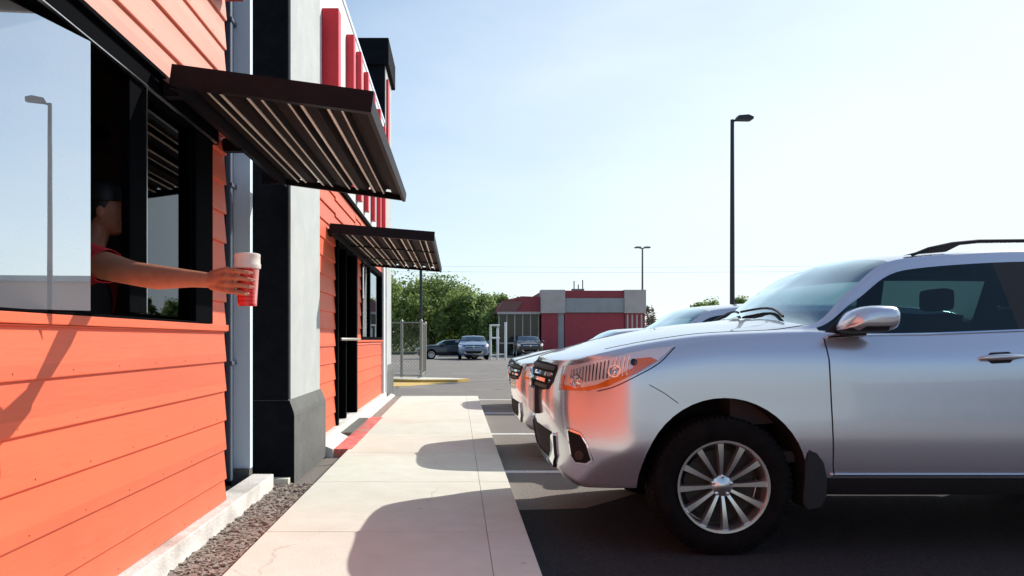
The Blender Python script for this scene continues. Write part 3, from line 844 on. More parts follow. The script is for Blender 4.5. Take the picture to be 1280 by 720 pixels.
def make_wheel(rt, rr, wd, side, detailed=True):
    """returns list of (name, mesh) centred at the origin, outer face towards side (-1: -y)"""
    s_ = side
    b = MB()
    h = wd/2
    prof = [(rr-.01, -h*.82), (rr+.012, -h*.95), (rr+(rt-rr)*.5, -h*1.04), (rt-.035, -h*.97), (rt-.012, -h*.86), (rt, -h*.6), (rt, -h*.24), (rt-.008, -h*.22), (rt-.008, -h*.16), (rt, -h*.14), (rt, h*.14), (rt-.008, h*.16), (rt-.008, h*.22), (rt, h*.24), (rt, h*.6), (rt-.012, h*.86), (rt-.035, h*.97), (rr+(rt-rr)*.5, h*1.04), (rr+.012, h*.95), (rr-.01, h*.82)]
    b.lathe(prof, axis='y', seg=64, closed=True)
    if detailed:
        for k in range(72):
            a = 2*PI*k/72
            er = Vector((math.cos(a), 0, math.sin(a))); et = Vector((-math.sin(a), 0, math.cos(a)))
            for sg in (-1, 1): b.obox(er*(rt-.006)+Vector((0, sg*h*.70, 0)), er, et, (0, 1, 0), .006, .010, h*.14)
    ty = b.build('tyre', M['rubber'], None, smooth=30)
    b = MB()
    o = s_*h
    b.lathe([(rr-.004, o*.93), (rr, o*.99), (rr-.012, o*.98), (rr-.022, o*.84), (rr-.03, -o*.8), (rr-.012, -o*.85)], axis='y', seg=64, closed=True)
    ns = 12
    for k in range(ns):
        a = 2*PI*k/ns+.06
        er = Vector((math.cos(a), 0, math.sin(a))); et = Vector((-math.sin(a), 0, math.cos(a)))
        # tapered spoke: narrow at the hub, wide at the rim, crowned
        secs = []
        for q in range(6):
            t = q/5; r_ = .045+(rr-.018-.045)*t
            w_ = .0115+.012*t**1.5; d_ = .90-.16*(1-t)**2-.02
            c = er*r_+Vector((0, o*d_, 0))
            dn = Vector((0, -o/abs(o)*.026, 0))
            secs.append([b.bm.verts.new(c+et*w_+dn), b.bm.verts.new(c+et*w_*.7), b.bm.verts.new(c-et*w_*.7), b.bm.verts.new(c-et*w_+dn)])
        for A, C in zip(secs, secs[1:]):
            for q in range(4): b.bm.faces.new((A[q], A[(q+1) % 4], C[(q+1) % 4], C[q]))
        b.bm.faces.new(secs[0]); b.bm.faces.new(secs[-1])
    b.lathe([(.0005, o*.80), (.03, o*.80), (.036, o*.77), (.058, o*.73), (.062, o*.4), (.0005, o*.4)], axis='y', seg=32)
    for k in range(5):
        a = 2*PI*k/5+.3
        b.lathe([(.0095, o*.62), (.0095, o*.79), (.006, o*.80)], (.052*math.cos(a), 0, .052*math.sin(a)), 'y', 10)
    rim = b.build('rim', M['alloy'], None, smooth=35)
    b = MB(); b.lathe([(.05, o*.25), (rr-.06, o*.25), (rr-.06, o*.12), (.05, o*.12)], axis='y', seg=48)
    b.lathe([(.01, -o*.1), (rr-.032, -o*.1), (rr-.032, -o*.2), (.01, -o*.2)], axis='y', seg=48)
    disc = b.build('brake_disc', M['disc'], None, smooth=35)
    b = MB(); b.lathe([(.0005, o*.825), (.018, o*.82), (.024, o*.80), (.024, o*.78)], axis='y', seg=24)
    cap = b.build('hub_cap', M['alloy'], None, smooth=35)
    return [ty, rim, disc, cap]

def make_car(name, label, paintm, loc, rz=0, sx=1, sz=1, sw=1, style='suv', wheel=(.384, .255, .24), group=None, full=True, nk=9, rt_plate=True):
    root = thing(name, label, 'car', loc, rz, group)
    rows = car_rows(sx, sz, sw, style)
    NR = len(rows)
    fx = [[pchip([rows[r][k][i] for k in range(16)]) for i in range(3)] for r in range(NR)]
    ks = []
    for k in range(15):
        n_ = nk if 2 < k < 13 else nk+2
        ks += [k+i/n_ for i in range(n_)]
    ks.append(15)
    sub_r = 5
    rs = [i/sub_r for i in range((NR-1)*sub_r+1)]
    bm = bmesh.new()
    G = []
    for kk in ks:
        sec = [[fx[r][i](kk) for r in range(NR)] for i in range(3)]
        f3 = [pchip(s_) for s_ in sec]
        G.append([(f3[0](r), f3[1](r), f3[2](r)) for r in rs])
    A, Bm = 0, 0
    wx1, wx2 = .91*sx, 3.95*sx
    def classify(kk, r):
        if 7 <= r < 8 and 6.1 < kk < 12.75:
            if 8.68 < kk < 8.92 or 10.05 < kk < 10.28 or 11.75 < kk < 12.0: return 2
            if style == 'sedan' and kk > 11.2: return 0
            return 1
        if r >= 9 and 6.0 < kk < 7.86: return 3
        if style == 'sedan':
            if r >= 9 and 10.35 < kk < 11.75: return 3
        elif r >= 9 and 12.95 < kk < 13.9: return 3
        return 0
    V = {}
    for side in (-1, 1):
        for i in range(len(ks)):
            for j in range(len(rs)):
                x, y, z = G[i][j]
                key = (i, j, side)
                if (abs(y) < 1e-6):
                    if (i, j, 0) not in V: V[(i, j, 0)] = bm.verts.new((x, 0, z))
                    V[key] = V[(i, j, 0)]
                else: V[key] = bm.verts.new((x, side*y, z))
        for i in range(len(ks)-1):
            for j in range(len(rs)-1):
                q = [V[(i, j, side)], V[(i+1, j, side)], V[(i+1, j+1, side)], V[(i, j+1, side)]]
                uq = []
                for v in q:
                    if v not in uq: uq.append(v)
                if len(uq) < 3: continue
                try:
                    f = bm.faces.new(uq)
                    f.material_index = classify((ks[i]+ks[i+1])/2, (rs[j]+rs[j+1])/2)
                except ValueError: pass
    bmesh.ops.remove_doubles(bm, verts=bm.verts, dist=.0004)
    bmesh.ops.dissolve_degenerate(bm, dist=.0003, edges=bm.edges)
    bmesh.ops.recalc_face_normals(bm, faces=bm.faces)
    bvh = BVHTree.FromBMesh(bm)
    me = bpy.data.meshes.new('body'); bm.to_mesh(me); bm.free()
    for m_ in (paintm, M['car_glass'], M['black_plastic'], M['windshield'], M['well']): me.materials.append(m_)
    body = bpy.data.objects.new('body', me); COL.objects.link(body)
    zc = wheel[0]
    Ra = (.462 if style == 'suv' else .42)*(wheel[0]/.384)
    cuts = []
    for wx in (wx1, wx2):
        for s_ in (-1, 1):
            cb = MB()
            prof = []
            cbm = cb.bm
            n = 48; ring0 = []; ring1 = []
            for k in range(n):
                a = 2*PI*k/n
                ex = Ra*math.cos(a); ez = Ra*1.06*math.sin(a)
                ring0.append(cbm.verts.new((wx+ex, s_*.62*sw, zc+ez))); ring1.append(cbm.verts.new((wx+ex, s_*1.2, zc+ez)))
            for k in range(n): cbm.faces.new((ring0[k], ring0[(k+1) % n], ring1[(k+1) % n], ring1[k]))
            cbm.faces.new(ring0); cbm.faces.new(ring1)
            for f in cbm.faces: f.material_index = 4
            cu = cb.build('cut'); 
            for m_ in (paintm, M['car_glass'], M['black_plastic'], M['windshield'], M['well']): cu.data.materials.append(m_)
            cuts.append(cu)
            md = body.modifiers.new('b', 'BOOLEAN'); md.operation = 'DIFFERENCE'; md.solver = 'EXACT'; md.object = cu
    nm = eval_mesh(body)
    bpy.data.objects.remove(body)
    for c_ in cuts: bpy.data.objects.remove(c_)
    # split by material
    def split(idx_set, nme, mats_):
        b2 = bmesh.new(); b2.from_mesh(nm)
        bmesh.ops.delete(b2, geom=[f for f in b2.faces if f.material_index not in idx_set], context='FACES')
        if not b2.faces: b2.free(); return None
        lst = sorted(idx_set)
        for f in b2.faces: f.material_index = lst.index(f.material_index)
        smooth_bm(b2, 28)
        return bm_obj(b2, nme, mats_, root)
    split({0, 4}, 'body', [paintm, M['well']])
    # separate side panes by x
    for midx, nme_, mt_ in ((1, 'side_window', M['car_glass']), (2, 'window_pillar', M['black_plastic']), (3, 'windshield', M['windshield'])):
        b2 = bmesh.new(); b2.from_mesh(nm)
        bmesh.ops.delete(b2, geom=[f for f in b2.faces if f.material_index != midx], context='FACES')
        isl = []
        seen = set()
        for f in b2.faces:
            if f in seen: continue
            st = [f]; comp = []
            seen.add(f)
            while st:
                g = st.pop(); comp.append(g)
                for e in g.edges:
                    for h in e.link_faces:
                        if h not in seen: seen.add(h); st.append(h)
            isl.append([[tuple(v.co) for v in g.verts] for g in comp])
        b2.free()
        for comp in isl:
            b3 = bmesh.new()
            for g in comp: b3.faces.new([b3.verts.new(p) for p in g])
            bmesh.ops.remove_doubles(b3, verts=b3.verts, dist=1e-5)
            bmesh.ops.recalc_face_normals(b3, faces=b3.faces)
            smooth_bm(b3, 40)
            bm_obj(b3, 'rear_window' if midx == 3 and min(v.co.x for v in b3.verts) > 2.5 else nme_, mt_, root)
    # wheels
    proto = {}
    for s_ in (-1, 1):
        for wx in (wx1, wx2):
            wo = bpy.data.objects.new('wheel', None); COL.objects.link(wo); wo.parent = root
            wo.location = (wx, s_*(.975*sw-.012-wheel[2]/2), wheel[0])
            if s_ in proto:
                for ch in proto[s_]:
                    c_ = ch.copy(); COL.objects.link(c_); c_.parent = wo
            else:
                ps = make_wheel(*wheel, s_, full)
                for p_ in ps: p_.parent = wo
                proto[s_] = ps
    # ---- details projected on the body
    S = lambda pts: [(x*sx, z*sz) for x, z in pts]
    dirs = {-1: Vector((0, 1, 0)), 1: Vector((0, -1, 0))}
    def side_patch(pts, s_, off, th, nme, m_, cell=.02):
        bmx = project_patch(bvh, S(pts), lambda u, v: Vector((u, s_*1.6, v)), dirs[s_], off, th, cell)
        return bm_obj(bmx, nme, m_, root)
    def front_patch(pts, off, th, nme, m_, cell=.02, par=root):
        bmx = project_patch(bvh, [(y*sw, z*sz) for y, z in pts], lambda u, v: Vector((-1, u, v)), (1, 0, 0), off, th, cell)
        return bm_obj(bmx, nme, m_, par)
    def line_pts(pl, hw):
        L_, R_ = [], []
        pl = [Vector(p) for p in pl]
        for i, p in enumerate(pl):
            t = (pl[min(i+1, len(pl)-1)]-pl[max(i-1, 0)]).normalized()
            nrm = Vector((-t.y, t.x))*hw
            L_.append(p+nrm); R_.append(p-nrm)
        return L_+R_[::-1]
    def corner_dir(s_): return Vector((.62, -s_*.78, 0))
    for s_ in (-1, 1):
        # headlight, dropped diagonally on the corner: u runs along the diagonal plane
        d = corner_dir(s_).normalized(); e = Vector((.78, s_*.62, 0))
        org = Vector((.25*sx, s_*.85*sw, 0))-d*1.0
        def mapd(u, v): return org+e*u+Vector((0, 0, v))
        def u_of(x, y): return (Vector((x*sx, s_*y*sw, 0))-Vector((.25*sx, s_*.85*sw, 0))).dot(e)
        ul = u_of(.075, .66); um = u_of(.22, .88); ur = u_of(.645, .95)
        hz = lambda z: z*sz
        hl = [(ul+.015, hz(.90)), (u_of(.20, .87), hz(.905)), (u_of(.30, .91), hz(.935)), (u_of(.45, .93), hz(1.005)), (u_of(.57, .93), hz(1.075)), (u_of(.645, .93), hz(1.158)),
              (u_of(.50, .92), hz(1.138)), (u_of(.30, .90), hz(1.094)), (u_of(.12, .80), hz(1.048)), (ul+.03, hz(1.036))]
        HL = bm_obj(project_patch(bvh, hl, mapd, d, .004, .02, .02), 'headlight', M['reflector'], root)
        def hl_patch(pts, off, th, nme, m_, cell=.014): return bm_obj(project_patch(bvh, pts, mapd, d, off, th, cell), nme, m_, HL)
        amb = [(ul+.015, hz(.902)), (u_of(.20, .87), hz(.907)), (u_of(.30, .91), hz(.937)), (u_of(.45, .93), hz(1.007)), (u_of(.565, .93), hz(1.075)), (u_of(.52, .93), hz(1.093)), (u_of(.44, .93), hz(1.085)), (u_of(.43, .93), hz(1.035)), (u_of(.33, .91), hz(.985)), (u_of(.24, .88), hz(.942)), (u_of(.16, .84), hz(.922)), (ul+.03, hz(.93)), (ul+.05, hz(.985)), (ul+.025, hz(.99))]
        hl_patch(amb, .009, .01, 'indicator', M['amber'])
        if full:
            # lamp internals: bowls and vertical chrome ribs
            for (ux, uy, z, rr_) in ((.13, .815, .955, .040), (.33, .91, 1.015, .036), (.43, .93, 1.065, .018)):
                c0 = mapd(u_of(ux, uy), hz(z)); h_ = bvh.ray_cast(c0, d)
                if h_[0]:
                    q = h_[1] if h_[1].dot(d) < 0 else -h_[1]
                    b = MB(); b.lathe([(rr_, .002), (rr_, .016), (rr_*.8, .016), (rr_*.55, .006), (rr_*.3, .012), (.001, .016)], seg=20)
                    o = b.build('lamp_bowl', M['chrome'] if rr_ > .02 else M['well'], HL, smooth=40)
                    o.data.transform(Matrix.Translation(h_[0]) @ q.to_track_quat('Z', 'Y').to_matrix().to_4x4())
            rib = MB(); cnt = 0
            for k in range(17):
                uu = u_of(.10, .78)+(u_of(.405, .92)-u_of(.10, .78))*k/16
                for zz0, zz1 in ((.937+.0037*k, 1.018+.0055*k),):
                    p0 = bvh.ray_cast(mapd(uu, hz(zz0)), d); p1 = bvh.ray_cast(mapd(uu, hz(zz1)), d)
                    if p0[0] and p1[0]: rib.tube([p0[0]-d*.010, p1[0]-d*.010], .0042, 6); cnt += 1
            if cnt: rib.build('lamp_rib', M['chrome'], HL, smooth=40)
            else: rib.bm.free()
            hl_patch([(a, z) for a, z in hl], .020, .018, 'lens', M['lens'], .018)
            # dark seam behind the lamp
            kp = [(u_of(.24, .88), hz(.905)), (u_of(.31, .91), hz(.925)), (u_of(.46, .93), hz(.995)), (u_of(.585, .93), hz(1.07)), (u_of(.65, .93), hz(1.15))]
            ka, kb = pchip([p[0] for p in kp]), pchip([p[1] for p in kp]); sm = [(ka(q_/5), kb(q_/5)) for q_ in range(21)]
            bm_obj(project_patch(bvh, line_pts(sm, .0026), mapd, d, .003, .004, .01), 'panel_gap', M['gap'], root)
            # fog lamp recess
            fg = [(u_of(.105, .755), hz(.672)), (u_of(.155, .825), hz(.655)), (u_of(.185, .85), hz(.60)), (u_of(.20, .86), hz(.52)), (u_of(.175, .845), hz(.50)), (u_of(.13, .79), hz(.498)), (u_of(.115, .77), hz(.53))]
            cx_ = sum(p[0] for p in fg)/len(fg); cz_ = sum(p[1] for p in fg)/len(fg)
            big = [((a-cx_)*1.22+cx_, (z-cz_)*1.16+cz_) for a, z in fg]
            FG = bm_obj(project_patch(bvh, big, mapd, d, .007, .012, .015), 'fog_lamp_surround', M['chrome'], root)
            bm_obj(project_patch(bvh, fg, mapd, d, .011, .01, .015), 'fog_lamp_recess', M['well'], root)
            h_ = bvh.ray_cast(mapd(u_of(.15, .82), hz(.54)), d)
            if h_[0]:
                b = MB(); b.lathe([(.028, 0), (.028, .016), (.02, .018), (.001, .012)], seg=20)
                o = b.build('fog_lamp', M['black_plastic'], root, smooth=40)
                o.data.transform(Matrix.Translation(h_[0]) @ (-d).to_track_quat('Z', 'Y').to_matrix().to_4x4())
    # grille and lower intake
    def yz(pts): return pts+[(-a, z) for a, z in pts[::-1]]
    front_patch(yz([(0, .885), (.30, .885), (.50, .905), (.585, .95), (.60, .985), (.57, 1.012), (.3, 1.03), (0, 1.032)]) if False else [(-.61, 1.0), (-.585, .94), (-.50, .89), (-.30, .875), (.30, .875), (.50, .89), (.585, .94), (.61, 1.0), (.59, 1.038), (.3, 1.048), (-.3, 1.048), (-.59, 1.038)], .004, .006, 'grille', M['well'])
    for z in (.905, .942, .979, 1.016):
        hw_ = .50+(z-.905)*.8
        front_patch([(-hw_, z-.011), (hw_, z-.011), (hw_, z+.011), (-hw_, z+.011)], .013, .012, 'grille_bar', M['black_plastic'] if z in (.905, 1.016) else M['chrome'], .03)
    b = MB(); b.lathe([(.0005, 0), (.062, 0), (.062, .012), (.05, .016), (.046, .010), (.0005, .010)], seg=32); b.box(-.05, .05, -.008, .008, .008, .018, .002); b.box(-.007, .007, -.045, .045, .009, .020, .002)
    o = b.build('badge', M['chrome'], root, smooth=35)
    hh = bvh.ray_cast(Vector((-1, 0, .945*sz)), (1, 0, 0))
    o.data.transform(Matrix.Translation(hh[0]+Vector((-.022, 0, 0))) @ Matrix.Rotation(-PI/2, 4, 'Y'))
    front_patch([(-.55, .60), (-.50, .50), (-.38, .445), (.38, .445), (.50, .50), (.55, .60), (.5, .635), (-.5, .635)], .005, .012, 'lower_intake', M['well'])
    front_patch([(-.60, .64), (-.56, .49), (-.42, .41), (.42, .41), (.56, .49), (.60, .64), (.545, .62), (.49, .52), (.38, .465), (-.38, .465), (-.49, .52), (-.545, .62)], .018, .02, 'intake_trim', M['chrome'])
    if full:
        px_ = min(bvh.ray_cast(Vector((-1, yy_, zz_*sz)), (1, 0, 0))[0].x for yy_ in (0, .24) for zz_ in (.74, .80, .86))
        b = MB(); b.box(px_-.022, px_-.012, -.17, .17, .725*sz, .875*sz, .004)
        b.build('number_plate', M['plate'], root)
        b = MB(); b.box(px_-.012, px_+.03, -.185, .185, .712*sz, .885*sz, .004)
        b.build('plate_holder', M['black_plastic'], root)
    # wipers / cowl
    b = MB()
    for y0_, y1_ in ((-.62, .02), (.05, .62)):
        pts = []
        for k in range(9):
            t = k/8; yy = (y0_+(y1_-y0_)*t)*sw
            h_ = bvh.ray_cast(Vector(((1.36+.05*math.sin(t*3)+.0*t)*sx+.03*abs(yy), yy, 3)), (0, 0, -1))
            pts.append(h_[0]+Vector((0, 0, .022)))
        b.tube(pts, .008, 6)
    b.build('wiper', M['black_plastic'], root, smooth=40)
    for s_ in (-1, 1):
        def sl(pl, hw, nme='panel_gap', m_=M['gap'], off=.0015, th=.004): return side_patch(line_pts(pl, hw), s_, off, th, nme, m_, .03)
        if full:
            sl([(1.475, 1.20), (1.478, 1.16), (1.488, 1.08), (1.492, .9), (1.497, .7), (1.505, .5), (1.515, .45)], .0035)
            sl([(2.62, 1.24), (2.64, 1.0), (2.64, .7), (2.63, .45)], .0035)
            sl([(3.55, 1.27), (3.57, 1.0), (3.5, .9), (3.42, .7), (3.38, .46)], .0035)
            sl([(1.515, .447), (2.0, .445), (3.38, .452)], .003)
            sl([(.50, .945), (.58, .90), (.655, .845)], .002)
            # sill: dark rocker cladding + bright strip
            side_patch([(1.40, .435), (1.46, .437), (3.45, .437), (3.48, .40), (3.47, .345), (1.42, .345)], s_, .012, .02, 'rocker_panel', M['black_plastic'], .05)
            side_patch([(1.50, .456), (3.4, .456), (3.4, .446), (1.50, .446)], s_, .014, .014, 'sill_trim', M['chrome'], .05)
            side_patch([(1.495, 1.208), (1.72, 1.222), (2.08, 1.228), (2.85, 1.258), (3.5, 1.287), (3.95, 1.303), (3.95, 1.293), (3.5, 1.277), (2.85, 1.248), (2.08, 1.218), (1.72, 1.212), (1.495, 1.200)], s_, .006, .008, 'window_trim', M['chrome'], .04)
            # door handles
            for hx in (2.43, 3.34):
                sy = s_*1
                h_ = bvh.ray_cast(Vector((hx*sx, s_*1.6, 1.095*sz)), dirs[s_])
                yy = h_[0].y
                b = MB()
                pts = [(hx-.115, yy-s_*.01, 1.088), (hx-.10, yy+s_*.022, 1.092), (hx-.04, yy+s_*.036, 1.097), (hx+.04, yy+s_*.038, 1.10), (hx+.10, yy+s_*.024, 1.102), (hx+.115, yy-s_*.01, 1.102)]
                b.tube(pts, [.008, .014, .017, .017, .014, .008], 10)
                b.build('door_handle', M['silver2'], root, smooth=50)
                side_patch([(hx-.09, 1.09), (hx-.05, 1.06), (hx+.05, 1.065), (hx+.09, 1.10), (hx+.05, 1.125), (hx-.05, 1.12)], s_, .002, .002, 'handle_recess', M['gap'], .03)
            # mud flap
            b = MB()
            yy = s_*.93
            prof = [(1.365, .60), (1.41, .575), (1.45, .52), (1.468, .43), (1.465, .33), (1.43, .275), (1.36, .262), (1.335, .30), (1.345, .42), (1.35, .54)]
            b.prism([(x, yy-.13 if s_ > 0 else yy-.05, z) for x, z in prof], (0, .18, 0))
            es = list(b.bm.edges); bmesh.ops.bevel(b.bm, geom=es, offset=.006, segments=2, affect='EDGES')
            b.build('mud_flap', M['black_plastic'], root, smooth=40)
        if full:
            pl_ = [(.30, .735), (.42, .79), (.62, .815), (.9, .83), (1.2, .835), (1.40, .83)]
            bm_obj(project_patch(bvh, line_pts([(a_, s_*c_) for a_, c_ in pl_], .0028), lambda u, v: Vector((u, v, 3)), (0, 0, -1), .0015, .003, .03), 'panel_gap', M['gap'], root)
        # mirrors
        mxs, mz_ = 1.60*sx, 1.30*sz
        b = MB()
        secs = []
        for q, (dy, rx0, rx1, z0, z1) in enumerate(((.0, 1.51, 1.60, 1.24, 1.30), (.035, 1.475, 1.66, 1.235, 1.345), (.07, 1.46, 1.705, 1.225, 1.365), (.14, 1.46, 1.72, 1.228, 1.375), (.20, 1.475, 1.715, 1.24, 1.372), (.225, 1.50, 1.70, 1.262, 1.355), (.232, 1.53, 1.68, 1.285, 1.335))):
            y_ = s_*(.90*sw+dy); ring = []; rx0 += .08; rx1 += .08
            for k in range(20):
                a = 2*PI*k/20; ca, sa = math.cos(a), math.sin(a)
                fx_ = abs(ca)**.55*(1 if ca > 0 else -1); fz_ = abs(sa)**.6*(1 if sa > 0 else -1)
                xx = (rx0+rx1)/2+(rx1-rx0)/2*fx_; zz = (z0+z1)/2+(z1-z0)/2*fz_
                xx += .04*(zz-1.30)/.07*(1 if ca < 0 else .15)       # raked leading edge
                ring.append(b.bm.verts.new((xx*sx, y_, zz*sz)))
            secs.append(ring)
        for A_, C_ in zip(secs, secs[1:]):
            for k in range(20): b.bm.faces.new((A_[k], A_[(k+1) % 20], C_[(k+1) % 20], C_[k]))
        b.bm.faces.new(secs[0]); b.bm.faces.new(secs[-1])
        bmesh.ops.recalc_face_normals(b.bm, faces=b.bm.faces)
        mo = b.build('mirror', [paintm, M['black_plastic']], root, smooth=50)
        for p_ in mo.data.polygons:
            if p_.center.z < 1.252*sz: p_.material_index = 1
        if full:
            b = MB(); b.prism([(1.455, s_*.895, 1.205), (1.65, s_*.885, 1.215), (1.72, s_*.90, 1.235), (1.62, s_*.86, 1.345), (1.55, s_*.87, 1.28)], (0, s_*.018, 0))
            b.box(1.57, 1.69, min(s_*.88, s_*.97), max(s_*.88, s_*.97), 1.215, 1.25, .008)
            b.build('mirror_base', M['black_plastic'], root)
    if full:
        for s_ in (-1, 1):      # roof rails
            b = MB(); pts = [(2.10, s_*.69, 1.685), (2.20, s_*.685, 1.722), (2.34, s_*.68, 1.752), (2.5, s_*.675, 1.768), (3.2, s_*.67, 1.777), (3.8, s_*.665, 1.765), (4.15, s_*.665, 1.735), (4.3, s_*.665, 1.69)]
            b.tube(pts, [.008, .011, .012, .012, .012, .012, .012, .008], 8)
            b.prism([(2.06, s_*.68-.013, 1.685), (2.30, s_*.68-.013, 1.705), (2.40, s_*.68-.013, 1.755), (2.30, s_*.68-.013, 1.745), (2.2, s_*.68-.013, 1.722)], (0, .026, 0))
            for x_ in (3.3,): b.box(x_-.05, x_+.05, s_*.68-.012, s_*.68+.012, 1.67, 1.765, .006)
            b.build('roof_rail', M['black_plastic'], root, smooth=45)
        # sunroof-less roof; interior
        b = MB(); b.box(.95, 4.6, -.84, .84, .50, .56)
        b.prism([(1.0, -.80, .9), (1.45, -.80, 1.17), (1.75, -.80, 1.16), (1.85, -.80, 1.0), (1.75, -.80, .75), (1.0, -.80, .7)], (0, 1.6, 0))
        b.build('dashboard', M['seat'], root)
        for (x_, y_) in ((2.25, -.40), (2.25, .40), (3.15, -.42), (3.15, .42)):
            b = MB()
            b.box(x_-.05, x_+.45, y_-.26, y_+.26, .62, .80, .05)
            b.prism([(x_+.38, y_-.24, .78), (x_+.50, y_-.24, .78), (x_+.72, y_-.24, 1.36), (x_+.62, y_-.24, 1.38)], (0, .48, 0))
            b.box(x_+.62, x_+.74, y_-.13, y_+.13, 1.40, 1.56, .04)
            b.build('seat', M['seat'], root, smooth=40)
        b = MB()
        ring = [Vector((1.98+.05*math.sin(a), -.40+.19*math.cos(a), 1.10+.18*math.sin(a))) for a in [2*PI*k/24 for k in range(25)]]
        b.tube(ring, .014, 8, False); b.build('steering_wheel', M['black_plastic'], root, smooth=50)
    # tail lamps
    for s_ in (-1, 1):
        side_patch([(4.52, 1.20), (4.78, 1.20), (4.84, 1.10), (4.83, .93), (4.74, .90), (4.60, 1.0)], s_, .006, .01, 'tail_light', M['red_lens'], .03)
    return root

suv = make_car('parked_suv', 'large silver SUV nearest the camera with black roof rail and twelve spoke wheel', M['silver'], (.55, 5.125, 0))
car2 = make_car('parked_car', 'pale silver crossover second in the row, its nose just beyond the large SUV', M['silver2'], (.60, 8.1, 0), sx=.95, sz=.895, sw=.95, wheel=(.345, .225, .22), full=False, group=None)
car3 = make_car('parked_car', 'silver blue low saloon car, farthest in the row, nose toward the sidewalk', M['silver2'], (.95, 13.6, 0), sx=.92, sz=.80, sw=.93, style='sedan', wheel=(.32, .21, .2), full=False)
# cars across the lot, facing the camera
f1 = make_car('parked_car', 'blue grey saloon car facing us across the lot below the trees', M['bluegrey'], (.95, 45, 0), rz=R(90), sx=.9, sz=.84, sw=.95, style='sedan', wheel=(.32, .21, .2), full=False, nk=6)
f2 = make_car('parked_car', 'black car parked side on at the left below the trees', M['black_paint'], (-2.6, 47.5, 0), rz=R(12), sx=.9, sz=.70, sw=.9, style='sedan', wheel=(.30, .2, .2), full=False, nk=6)
f3 = make_car('parked_car', 'dark car standing before the glazed wing of the red building', M['black_paint'], (4.9, 51, 0), rz=R(90), sx=.9, sz=.86, sw=.93, style='sedan', wheel=(.32, .21, .2), full=False, nk=6)

f4 = make_car('parked_car', 'white saloon car seen reflected at the foot of the service window pane', M['silver2'], (12.5, -4.0, 0), rz=R(20), sx=.95, sz=.9, sw=.95, wheel=(.345, .225, .22), full=False, nk=6)
# ------------------------------------------------------------------ person, cup
def capsule(bm, a, c, ra, rc, seg=20):
    a, c = Vector(a), Vector(c)
    for p, r_ in ((a, ra), (c, rc)):
        bmesh.ops.create_icosphere(bm, subdivisions=3, radius=r_, matrix=Matrix.Translation(p))
    d = c-a
    if d.length < 1e-5: return
    q = d.to_track_quat('Z', 'Y').to_matrix().to_4x4()
    bmesh.ops.create_cone(bm, cap_ends=True, segments=seg, radius1=ra, radius2=rc, depth=d.length, matrix=Matrix.Translation((a+c)/2) @ q)

def ellipsoid(bm, c, r_, rot=None):
    m_ = Matrix.Translation(c)
    if rot: m_ = m_ @ rot
    m_ = m_ @ Matrix.Diagonal((*r_, 1))
    bmesh.ops.create_icosphere(bm, subdivisions=4, radius=1, matrix=m_)

def organic(bm, name, m_, parent, voxel, smooth_it=4, fac=.5):
    me = bpy.data.meshes.new(name); bm.to_mesh(me); bm.free()
    o = bpy.data.objects.new(name, me); COL.objects.link(o)
    md = o.modifiers.new('r', 'REMESH'); md.mode = 'VOXEL'; md.voxel_size = voxel; md.use_smooth_shade = True
    sm = o.modifiers.new('s', 'SMOOTH'); sm.iterations = smooth_it; sm.factor = fac
    nm = eval_mesh(o)
    bpy.data.objects.remove(o)
    for p_ in nm.polygons: p_.use_smooth = True
    return link_mesh(name, nm, m_, parent)

PER = thing('person', 'worker in a red short sleeved shirt reaching a drink out of the service window', 'person', (0, 0, 0))
SH = Vector((-1.655, 3.335, 1.545)); EL = Vector((-1.345, 3.175, 1.466)); WR = Vector((-.985, 3.035, 1.428))
HIP = Vector((-2.02, 3.62, 1.02)); NECK = Vector((-1.72, 3.53, 1.60)); HEAD = Vector((-1.655, 3.60, 1.80)); SL = Vector((-1.74, 3.74, 1.53))
CUP = Vector((-.815, 2.945, 1.322))
bm = bmesh.new()
# arm that reaches out
capsule(bm, SH, SH.lerp(EL, .45), .072, .062); capsule(bm, SH.lerp(EL, .45), EL, .062, .050)
capsule(bm, EL, EL.lerp(WR, .30)+Vector((0, 0, -.006)), .050, .051); capsule(bm, EL.lerp(WR, .30)+Vector((0, 0, -.006)), EL.lerp(WR, .75), .051, .035)
capsule(bm, EL.lerp(WR, .75), WR, .035, .030)
# palm: four metacarpals fanned to the knuckles
fz = [1.461, 1.434, 1.407, 1.381]
kn = []
for i, z in enumerate(fz):
    k_ = Vector((-.893+.004*abs(i-1), 2.935-.004*(1.5-abs(i-1.5)), z)); kn.append(k_)
    capsule(bm, WR+Vector((.01, 0, (z-1.42)*.45)), k_, .023, .0135)
capsule(bm, WR, Vector((-.93, 2.985, 1.425)), .028, .026)
# fingers round the cup
cx, cy = CUP.x, CUP.y
lens = [1.0, 1.10, 1.04, .86]
for i, z in enumerate(fz):
    rr_ = .046+.0105
    angs = [R(180+28), R(180+28+34*lens[i]), R(180+28+66*lens[i]), R(180+28+92*lens[i])]
    pts = [kn[i]]+[Vector((cx+rr_*math.cos(a), cy+rr_*math.sin(a), z-.004*(q+1))) for q, a in enumerate(angs)]
    rad = [.0120, .0104, .0096, .0088, .0078]
    for a_, c_, r1, r2 in zip(pts, pts[1:], rad, rad[1:]): capsule(bm, a_, c_, r1, r2, 14)
# thumb on the far side
th = [WR+Vector((.03, .012, .005)), Vector((-.925, 3.005, 1.447)), Vector((-.880, 3.012, 1.462)), Vector((-.838, 3.010, 1.470))]
for a_, c_, r1, r2 in zip(th, th[1:], (.018, .0155, .013), (.0155, .013, .0095)): capsule(bm, a_, c_, r1, r2, 14)
